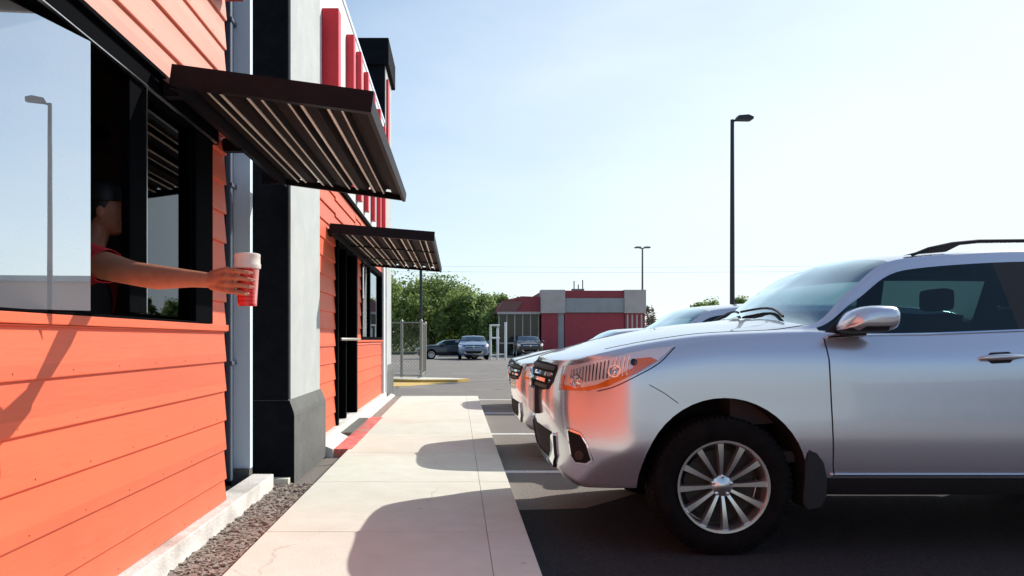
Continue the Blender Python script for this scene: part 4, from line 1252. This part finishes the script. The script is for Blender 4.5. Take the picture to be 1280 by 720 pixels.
# torso, neck, head
CH = SH.lerp(SL, .5)+Vector((-.08, .02, -.13))
capsule(bm, SH+Vector((-.02, .03, -.01)), SL+Vector((-.0, -.03, -.01)), .062, .062)
ellipsoid(bm, CH, (.115, .165, .20)); ellipsoid(bm, CH.lerp(HIP, .55), (.105, .15, .2)); ellipsoid(bm, HIP, (.115, .165, .13))
capsule(bm, NECK+Vector((0, 0, -.05)), HEAD+Vector((-.03, 0, -.05)), .055, .05)
ellipsoid(bm, HEAD, (.098, .077, .112)); ellipsoid(bm, HEAD+Vector((.028, 0, -.065)), (.058, .052, .05))
capsule(bm, HEAD+Vector((.094, 0, .012)), HEAD+Vector((.112, 0, -.022)), .008, .013)          # nose
capsule(bm, HEAD+Vector((.085, -.014, -.058)), HEAD+Vector((.085, .014, -.058)), .009, .009)   # mouth
capsule(bm, HEAD+Vector((.084, -.03, .03)), HEAD+Vector((.084, .03, .03)), .009, .009)         # brow
for s_ in (-1, 1): ellipsoid(bm, HEAD+Vector((-.005, s_*.078, -.01)), (.018, .008, .03))
# other arm hangs, resting toward the counter
capsule(bm, SL, Vector((-1.80, 3.82, 1.26)), .056, .043); capsule(bm, Vector((-1.80, 3.82, 1.26)), Vector((-1.74, 3.86, 1.02)), .041, .028)
HL2 = Vector((-1.735, 3.865, .99))
capsule(bm, HL2+Vector((0, 0, .02)), HL2+Vector((.005, 0, -.06)), .028, .032)
for i in range(4):
    p = HL2+Vector((-.028+.019*i, 0, -.075)); e_ = p+Vector((.002*i, .010, -.04)); g_ = e_+Vector((0, .016, -.025+.006*abs(i-1.5)))
    capsule(bm, p, e_, .0095, .0085, 12); capsule(bm, e_, g_, .0085, .007, 12)
capsule(bm, HL2+Vector((.03, -.005, -.01)), HL2+Vector((.05, .0, -.05)), .011, .009, 12)
# legs
for s_ in (-1, 1):
    hp = HIP+Vector((.0, s_*.09, -.03)); kn_ = Vector((-1.97, 3.6+s_*.11, .60)); an = Vector((-2.03, 3.6+s_*.12, .22))
    capsule(bm, hp, kn_, .088, .058); capsule(bm, kn_, an, .056, .038); capsule(bm, an+Vector((0, 0, -.03)), an+Vector((.15, 0, -.035)), .036, .03)
body = organic(bm, 'body', M['skin'], PER, .0042, 3, .45)
# nails
b = MB()
for i, z in enumerate(fz):
    a = R(180+28+86*lens[i]); rr_ = .046+.0185
    c_ = Vector((cx+rr_*math.cos(a), cy+rr_*math.sin(a), z-.016))
    er = Vector((math.cos(a), math.sin(a), 0)); et = Vector((-math.sin(a), math.cos(a), 0))
    b.obox(c_, et, Vector((0, 0, 1)), er, .0055, .0042, .0010)
b.build('nail', mat('nail', (.75, .42, .33), .3), PER)
for s_ in (-1, 1):
    bm = bmesh.new(); bmesh.ops.create_icosphere(bm, subdivisions=2, radius=.011, matrix=Matrix.Translation(HEAD+Vector((.080, s_*.030, .012))))
    bm_obj(bm, 'eye', M['eye'], PER)
# shirt (torso and short sleeves), trousers, hair, cap
bm = bmesh.new()
ellipsoid(bm, CH, (.128, .178, .212)); ellipsoid(bm, CH.lerp(HIP, .55), (.120, .165, .21)); ellipsoid(bm, HIP+Vector((0, 0, .04)), (.128, .178, .12))
capsule(bm, SH+Vector((-.02, .03, -.008)), SL+Vector((0, -.03, -.008)), .076, .074)
def sleeve(p0, p1, r0, r1):
    capsule(bm, p0, p0.lerp(p1, .62), r0, r1)
capsule(bm, SH, SH.lerp(EL, .13), .086, .082); 
for j in range(1): sleeve(SL, Vector((-1.80, 3.82, 1.26)), .070, .066)
organic(bm, 'shirt', M['shirt'], PER, .008, 5)
bm = bmesh.new(); ellipsoid(bm, CH+Vector((.014, 0, -.045)), (.130, .168, .185)); ellipsoid(bm, CH.lerp(HIP, .55)+Vector((.01, 0, 0)), (.122, .168, .215)); ellipsoid(bm, HIP+Vector((.015, 0, -.05)), (.130, .182, .25))
organic(bm, 'torso_shade', M['trousers'], PER, .010, 4)  # black shell added over the torso to paint in the room's shade
b = MB(); d_ = (EL-SH).normalized(); q = d_.to_track_quat('Z', 'Y').to_matrix().to_4x4()
b.lathe([(.083, -.05), (.083, .0), (.0805, .06), (.0765, .11), (.0745, .15), (.0735, .178), (.071, .178), (.072, .11), (.078, .0), (.078, -.05)], seg=40, closed=True)
# oblique hem
for v in b.bm.verts:
    if v.co.z > .1: v.co.z += .020*v.co.x/.08
    v.co += Vector((v.co.x, v.co.y, 0))*.035*noise.noise(Vector((v.co.x*40, v.co.y*40, v.co.z*30)))
o = b.build('sleeve', M['shirt'], PER, smooth=60); o.data.transform(Matrix.Translation(SH) @ q)
bm = bmesh.new()
ellipsoid(bm, HIP+Vector((0, 0, -.02)), (.124, .174, .12))
for s_ in (-1, 1):
    hp = HIP+Vector((.0, s_*.09, -.03)); kn_ = Vector((-1.97, 3.6+s_*.11, .60)); an = Vector((-2.03, 3.6+s_*.12, .24))
    capsule(bm, hp, kn_, .098, .070); capsule(bm, kn_, an, .070, .058)
organic(bm, 'trousers', M['trousers'], PER, .010, 4)
bm = bmesh.new()
ellipsoid(bm, HEAD+Vector((-.022, 0, .022)), (.095, .086, .105)); ellipsoid(bm, HEAD+Vector((-.075, 0, -.02)), (.045, .07, .09))
organic(bm, 'hair', M['hair'], PER, .007, 4)
b = MB()
b.lathe([(.094, .03), (.095, .06), (.085, .10), (.055, .128), (.001, .136)], seg=28)
o = b.build('cap', M['black_plastic'], PER, smooth=50); o.data.transform(Matrix.Translation(HEAD+Vector((-.008, 0, .008))))
b = MB(); b.prism([(.07, -.07, 0), (.12, -.062, -.004), (.155, -.035, -.01), (.165, 0, -.012), (.155, .035, -.01), (.12, .062, -.004), (.07, .07, 0)], (0, 0, .006))
o = b.build('cap_peak', M['black_plastic'], PER); o.data.transform(Matrix.Translation(HEAD+Vector((-.008, 0, .04))))

CP = thing('drink_cup', 'red paper drink cup with a pale lid held in the outstretched hand', 'cup', (CUP.x, CUP.y, CUP.z))
H = .155
b = MB(); b.lathe([(.001, .004), (.0335, .004), (.0345, 0), (.036, .002), (.0365, .012), (.0455, H), (.047, H+.002), (.047, H+.005), (.044, H+.005), (.035, .015), (.001, .014)], seg=48)
o = b.build('cup_body', M['cup_red'], CP, smooth=35)
# pale panel with stripes on the cup: procedural from angle and height
m = M['cup_red']
tcn = N(m, 'ShaderNodeTexCoord'); sp = N(m, 'ShaderNodeSeparateXYZ'); L(m, tcn.outputs['Object'], sp.inputs[0])
gr = N(m, 'ShaderNodeMapRange'); gr.inputs['From Min'].default_value = .027; gr.inputs['From Max'].default_value = .040
L(m, sp.outputs['X'], gr.inputs['Value'])
wv = N(m, 'ShaderNodeMath', operation='SINE'); ml = N(m, 'ShaderNodeMath', operation='MULTIPLY'); ml.inputs[1].default_value = 420
L(m, sp.outputs['Z'], ml.inputs[0]); L(m, ml.outputs[0], wv.inputs[0])
gt = N(m, 'ShaderNodeMath', operation='GREATER_THAN'); gt.inputs[1].default_value = .35; L(m, wv.outputs[0], gt.inputs[0])
mxc = N(m, 'ShaderNodeMix', data_type='RGBA'); mxc.inputs[6].default_value = (.78, .03, .03, 1); mxc.inputs[7].default_value = (.55, .012, .018, 1)
L(m, gt.outputs[0], mxc.inputs['Factor'])
mxd = N(m, 'ShaderNodeMix', data_type='RGBA'); mxd.inputs[7].default_value = (.85, .40, .36, 1)
L(m, gr.outputs[0], mxd.inputs['Factor']); L(m, mxc.outputs[2], mxd.inputs[6]); L(m, mxd.outputs[2], P(m).inputs['Base Color'])
b = MB(); b.lathe([(.046, H-.012), (.0505, H-.010), (.0515, H-.002), (.0515, H+.006), (.0495, H+.010), (.049, H+.034), (.050, H+.037), (.0495, H+.044), (.046, H+.047), (.041, H+.046), (.040, H+.040), (.001, H+.038)], seg=48)
b.build('lid', M['lid'], CP, smooth=30)

# ------------------------------------------------------------------ poles, fence, rack, far building, trees
def lamp_post(loc, h, r_, head, label, m_, group=None, both=False):
    t = thing('lamp_post', label, 'lamp post', loc, 0, group)
    b = MB(); b.lathe([(.22, 0), (.22, .5), (.20, .52), (.01, .52)], seg=20)
    b.build('base', M['concrete'], t, smooth=30)
    b = MB(); b.tube([(0, 0, .5), (0, 0, h*.5), (0, 0, h)], [r_*1.15, r_, r_*.8], 12); b.tube([(0, 0, h-.06), (head*.35, 0, h+.02)], r_*.5, 8)
    if both: b.tube([(0, 0, h-.05), (-head*.4, 0, h+.0)], r_*.6, 8)
    b.build('pole', m_, t, smooth=40)
    b = MB()
    for sg in ((1, -1) if both else (1,)):
        s0 = head*.15 if not both else head*.12
        b.prism([(sg*s0, -.16, h-.02), (sg*(s0+.08), -.16, h+.13), (sg*(head*.75), -.16, h+.16), (sg*head, -.16, h+.08), (sg*head, -.16, h+.0), (sg*head*.9, -.16, h-.03)], (0, .32, 0))
    b.build('lamp_head', m_, t)
    return t
lamp_post((10.3, 28.5, 0), 9.45, .085, .75, 'tall dark lamp post rising behind the silver SUV with one lamp head', M['pole'])
lamp_post((19.7, 81, 0), 11.0, .11, .85, 'thin grey lamp post with twin heads beside the red building', M['pole_grey'], both=True)
lamp_post((23.5, -7.45, 0), 9.45, .085, .75, 'dark lamp post seen reflected in the service window pane', M['pole']).rotation_euler = (0, 0, R(-112))
RB = thing('brick_building', 'long low brown building seen reflected low in the service window pane', 'building', (42, -25, 0))
part(MB().box(38, 52, -65, 5, 0, 4.3).build('wall', mat('brown_brick', (.50, .30, .24), .8)), RB)
part(MB().box(37.8, 52.2, -65.2, 5.2, 4.3, 4.6).build('roof', M['grey_panel']), RB)
b = MB()
for k in range(12): b.box(37.9, 38.1, -62+k*5.4, -59+k*5.4, .6, 2.6)
part(b.build('shopfront_glass', M['dark_glass']), RB)
for i_, (z_, y_) in enumerate(((10.9, 92), (10.3, 92.5))):
    pts = [(-48+k*7.5, y_, z_-.9*math.sin(PI*k/18)) for k in range(19)]
    tag(MB().tube(pts, .009, 4).build('utility_wire', M['pole_grey']), ('upper' if i_ == 0 else 'lower')+' of two faint utility wires crossing the sky beyond the lot', 'wire')
# slender dark post beside the fence (sign pole seen against the trees)
t = thing('utility_pole', 'thin dark pole rising against the trees behind the chain link fence', 'pole', (-1.45, 30, 0))
b = MB(); b.tube([(0, 0, 0), (0, 0, 4.4)], .06, 10); b.build('pole', M['pole'], t, smooth=40)

F = thing('fence', 'chain link enclosure with round steel posts standing on the yellow kerb', 'fence', (-1.64, 22.3, .1))
FP = [(0, 0), (.58, -.15), (.58, 2.6), (-1.9, .5)]
for i, (x, y) in enumerate(FP):
    b = MB(); b.tube([(x, y, 0), (x, y, 1.62)], .042, 12); b.lathe([(.05, 1.62), (.05, 1.65), (.02, 1.69)], (x, y, 0), seg=12)
    b.build('post', M['galv'], F, smooth=40)
M['mesh_fabric'] = glass_mat('fence_mesh', (.45, .45, .43), (.3, .3, .3), .0, .2)
M['wire'] = mat('dull_wire', (.09, .09, .085), .6, .5)
for a_, c_ in (((0, 0), (.58, -.15)), ((.58, -.15), (.58, 2.6)), ((-1.9, .5), (0, 0))):
    A_ = Vector((*a_, 0)); C_ = Vector((*c_, 0)); ln = (C_-A_).length; d_ = (C_-A_)/ln
    b = MB()
    for z in (.06, 1.6): b.tube([A_+Vector((0, 0, z)), C_+Vector((0, 0, z))], .018, 8)
    b.build('rail', M['galv'], F, smooth=40)
    b = MB(); st = .10; Hh = 1.54; n = int((ln+Hh)/st)
    for k in range(n+1):
        o_ = -Hh+k*st
        for sg in (0, 1):
            s0, s1 = max(0, o_), min(ln, o_+Hh)
            if s1-s0 < .02: continue
            z0, z1 = s0-o_, s1-o_
            if sg: z0, z1 = Hh-z0, Hh-z1
            b.tube([A_+d_*s0+Vector((0, 0, .06+z0)), A_+d_*s1+Vector((0, 0, .06+z1))], .0028, 3, False)
    b.build('mesh', M['wire'], F)
# white pipe rack
t = thing('pipe_rack', 'white tubular trolley shelter frame standing between the blue car and the red building', 'frame', (1.95, 45, 0))
for (x, y, h) in ((0, 0, 2.1), (.9, .2, 2.25), (.5, 1.8, 1.9)):
    b = MB(); b.tube([(x, y, 0), (x, y, h)], .07, 8); b.build('post', M['white_paint'], t, smooth=40)
for pl, r_ in (([(0, 0, 2.06), (.55, .1, 2.06)], .05), ([(0, 0, 1.32), (.55, .1, 1.30)], .05), ([(.45, .1, 2.1), (.5, 1.8, 1.9)], .04), ([(.9, .2, .35), (0, 0, .3)], .04)):
    b = MB(); b.tube(pl, r_, 8); b.build('crossbar', M['white_paint'], t, smooth=40)

# far red building
FBX = lambda px: (px-572)*.06
FB = thing('shop_building', 'low red and maroon shop with beige stone piers and a grey sign panel', 'building', (10, 57, 0))
def fb(bd, name, m_): return part(bd.build(name, m_), FB)
x0, x1, x2, x3 = FBX(677), FBX(706), FBX(780), FBX(806)
fb(MB().box(x0, x3, 57.4, 70, 0, 4.85), 'wall', M['maroon'])
fb(MB().box(x0-.05, x1, 56.8, 58, 3.2, 4.95), 'stone_pier', M['beige'])
fb(MB().box(x2, x3+.05, 56.8, 58, 3.2, 4.95), 'stone_pier', M['beige'])
fb(MB().box(x0, x1-.5, 57.0, 58, 0, 3.19), 'red_pier', M['crimson'])
fb(MB().box(x1-.5, x1-.05, 57.1, 58, 0, 3.19), 'dark_pier', M['grey_panel'])
fb(MB().box(x2+.05, x3, 57.0, 58, 0, 3.19), 'red_pier', M['crimson'])
b = MB()
for k in range(4): b.box(x2+.2+k*.35, x2+.32+k*.35, 56.95, 57.02, 0, 3.1)
fb(b, 'slat', M['beige'])
fb(MB().box(x1, x2, 57.0, 57.5, 4.35, 4.90), 'top_band', M['maroon'])
fb(MB().box(x1+.02, x2-.02, 56.9, 57.5, 3.25, 4.33), 'sign_panel', M['grey_panel'])
fb(MB().box(x1, x2, 57.05, 57.5, 0, 3.22), 'shopfront_panel', M['crimson'])
fb(MB().box(x0-3.2, x0-.06, 57.8, 69, 0, 3.3), 'glazed_wing', M['dark_glass'])
b = MB(); b.prism([(x0-3.3, 57.4, 3.3), (x0-.06, 57.4, 3.3), (x0-.06, 57.4, 4.45), (x0-1.4, 57.4, 4.5), (x0-2.9, 57.4, 4.15)], (0, 11, 0))
fb(b, 'wing_roof', M['maroon'])
b = MB(); b.prism([(x0-3.3, 57.3, 3.34), (x0-1.9, 57.3, 3.34), (x0-1.35, 57.3, 4.1), (x0-2.9, 57.3, 4.12)], (0, .09, 0))
fb(b, 'roof_panel', mat('faded_red', (.22, .10, .085), .7))
fb(MB().box(x0-3.3, x0-.06, 57.3, 57.8, 3.14, 3.32), 'fascia', M['beige'])
b = MB()
for k in range(6): b.box(x0-3.2+k*.6, x0-3.12+k*.6, 57.70, 57.8, 0, 3.14)
b.box(x0-3.2, x0-.1, 57.68, 57.8, .9, 1.0)
fb(b, 'mullion', M['beige'])
b = MB()
for dx in (-.25, .1, .45): b.tube([(9.75+dx, 62, 4.8), (9.75+dx, 62, 5.6+random.uniform(0, .6))], .05, 6)
b.box(9.3, 10.3, 61.8, 62.2, 4.85, 5.35)
fb(b, 'roof_vent', M['pole_grey'])

# trees
def leaf_mat(name, c1, c2):
    m = mat(name, c1, .6, spec=.25)
    nt = m.node_tree
    gi = N(m, 'ShaderNodeNewGeometry')
    mx_ = N(m, 'ShaderNodeMix', data_type='RGBA'); mx_.inputs[6].default_value = (*c1, 1); mx_.inputs[7].default_value = (*c2, 1)
    L(m, gi.outputs['Random Per Island'], mx_.inputs['Factor'])
    L(m, mx_.outputs[2], P(m).inputs['Base Color'])
    tl = N(m, 'ShaderNodeBsdfTranslucent'); L(m, mx_.outputs[2], tl.inputs['Color'])
    ms = N(m, 'ShaderNodeMixShader'); ms.inputs[0].default_value = .45
    out = nt.nodes['Material Output']
    L(m, P(m).outputs[0], ms.inputs[1]); L(m, tl.outputs[0], ms.inputs[2]); L(m, ms.outputs[0], out.inputs['Surface'])
    return m
LM = [leaf_mat('leaves_a', (.15, .24, .05), (.42, .50, .17)), leaf_mat('leaves_b', (.12, .21, .06), (.36, .44, .14)), leaf_mat('leaves_dry', (.10, .085, .06), (.19, .16, .12))]
def make_tree(label, loc, h, wd, lm, nclump=46, nleaf=170, ls=.17, low=.12, group='trees beyond the car park', seed=0, sparse=False):
    rnd = random.Random(seed)
    t = thing('tree', label, 'tree', loc, 0, group)
    b = MB()
    b.tube([(0, 0, 0), (.05, 0, h*.2), (-.05, .05, h*.45), (.05, 0, h*.72)], [wd*.045, wd*.036, wd*.026, wd*.010], 10)
    cl = []
    for k in range(nclump):
        v = Vector((rnd.gauss(0, 1), rnd.gauss(0, 1), rnd.gauss(0, 1))).normalized()*rnd.uniform(.35, 1)**.6
        rz_ = h*(1-low)/2
        wob = 1+.25*math.sin(3*math.atan2(v.y, v.x)+seed)
        p = Vector((v.x*wd*.42*wob, v.y*wd*.42*wob, h*low+rz_+v.z*rz_*.86))
        cl.append((p, wd*.13*rnd.uniform(.55, 1.3)))
        if k % 4 == 0:
            s0 = Vector((0, 0, min(h*.6, p.z*.55)))
            b.tube([s0, s0.lerp(p, .5)+Vector((0, 0, h*.03)), p], [wd*.014, wd*.009, wd*.003], 6)
    b.build('trunk', M['bark'], t, smooth=50)
    b = MB(); bm_ = b.bm
    for p, r_ in cl:
        for q in range(nleaf):
            v = Vector((rnd.gauss(0, 1), rnd.gauss(0, 1), rnd.gauss(0, .8)))
            v = v.normalized()*(r_*rnd.random()**.4)*rnd.choice((1, 1, 1, 1.35))
            c = p+v
            n_ = (v.normalized()+Vector((rnd.gauss(0, .5), rnd.gauss(0, .5), .5+rnd.gauss(0, .5)))).normalized()
            u_ = n_.orthogonal().normalized(); u_ = Matrix.Rotation(rnd.uniform(0, 6.28), 3, n_) @ u_
            w_ = n_.cross(u_); s_ = ls*rnd.uniform(.5, 1.2)
            bm_.faces.new([bm_.verts.new(c+u_*s_), bm_.verts.new(c+w_*s_*.55), bm_.verts.new(c-u_*s_*.9), bm_.verts.new(c-w_*s_*.6+n_*s_*.2)])
    b.build('crown', lm, t, recalc=False)
    return t
Z = lambda px, s_: (px-572)*s_
tr = [
 ('large leafy tree behind the fence, leftmost of the far trees', (-6.2, 66, 0), 8.0, 8.5, 0),
 ('broad green tree right of the thin dark pole', (-2.3, 68, 0), 7.3, 8.0, 1),
 ('tall green tree behind the black car', (-.3, 74, 0), 7.3, 7.0, 0),
 ('round green tree above the blue grey saloon car', (1.4, 67, 0), 5.6, 5.2, 1),
 ('dark green tree at the left shoulder of the red shop', (4.4, 76, 0), 6.3, 6.0, 0),
 ('low green tree hidden behind the glazed wing', (3.4, 64, 0), 3.9, 4.0, 1),
]
for i, (lb, loc, h, wd, k) in enumerate(tr): make_tree(lb, loc, h, wd, LM[k], seed=i+3, nclump=64, nleaf=200, low=.06)
make_tree('thin brownish tree at the right end of the red shop', (17.2, 70, 0), 5.0, 3.0, LM[2], nclump=26, nleaf=60, ls=.13, seed=30, group=None)
make_tree('low bushy tree left of the tall dark lamp post', (24.2, 74, 0), 5.5, 4.0, LM[0], seed=31, group='low trees behind the parked cars')
make_tree('low bushy tree right of the tall dark lamp post', (27.6, 74, 0), 5.7, 3.6, LM[1], seed=32, group='low trees behind the parked cars')
make_tree('low tree seen through the windscreen of the silver SUV', (32.0, 76, 0), 5.2, 5.0, LM[0], seed=33, group='low trees behind the parked cars')
make_tree('low tree farthest right behind the silver SUV', (38.5, 78, 0), 5.0, 5.5, LM[1], seed=34, group='low trees behind the parked cars')
# dense hedge at the edge of the lot
b = MB(); rnd = random.Random(5)
for k in range(26000):
    x = rnd.uniform(-16, 60); y = 80+rnd.uniform(-1.2, 1.2)
    hh_ = 2.3+.8*noise.noise(Vector((x*.35, 0, 0)))+.35*noise.noise(Vector((x*1.7, 3, 0)))
    z = hh_*rnd.random()**.6
    n_ = Vector((rnd.gauss(0, 1), rnd.gauss(-.6, 1), rnd.gauss(.4, 1))).normalized(); u_ = n_.orthogonal().normalized(); w_ = n_.cross(u_); s_ = rnd.uniform(.12, .26)
    b.bm.faces.new([b.bm.verts.new(Vector((x, y, z))+q) for q in (u_*s_, w_*s_*.6, -u_*s_, -w_*s_*.6)])
hd = tag(b.build('hedge', LM[0], recalc=False), 'long dark hedge along the back of the lot beneath the trees', 'hedge', kind='stuff')
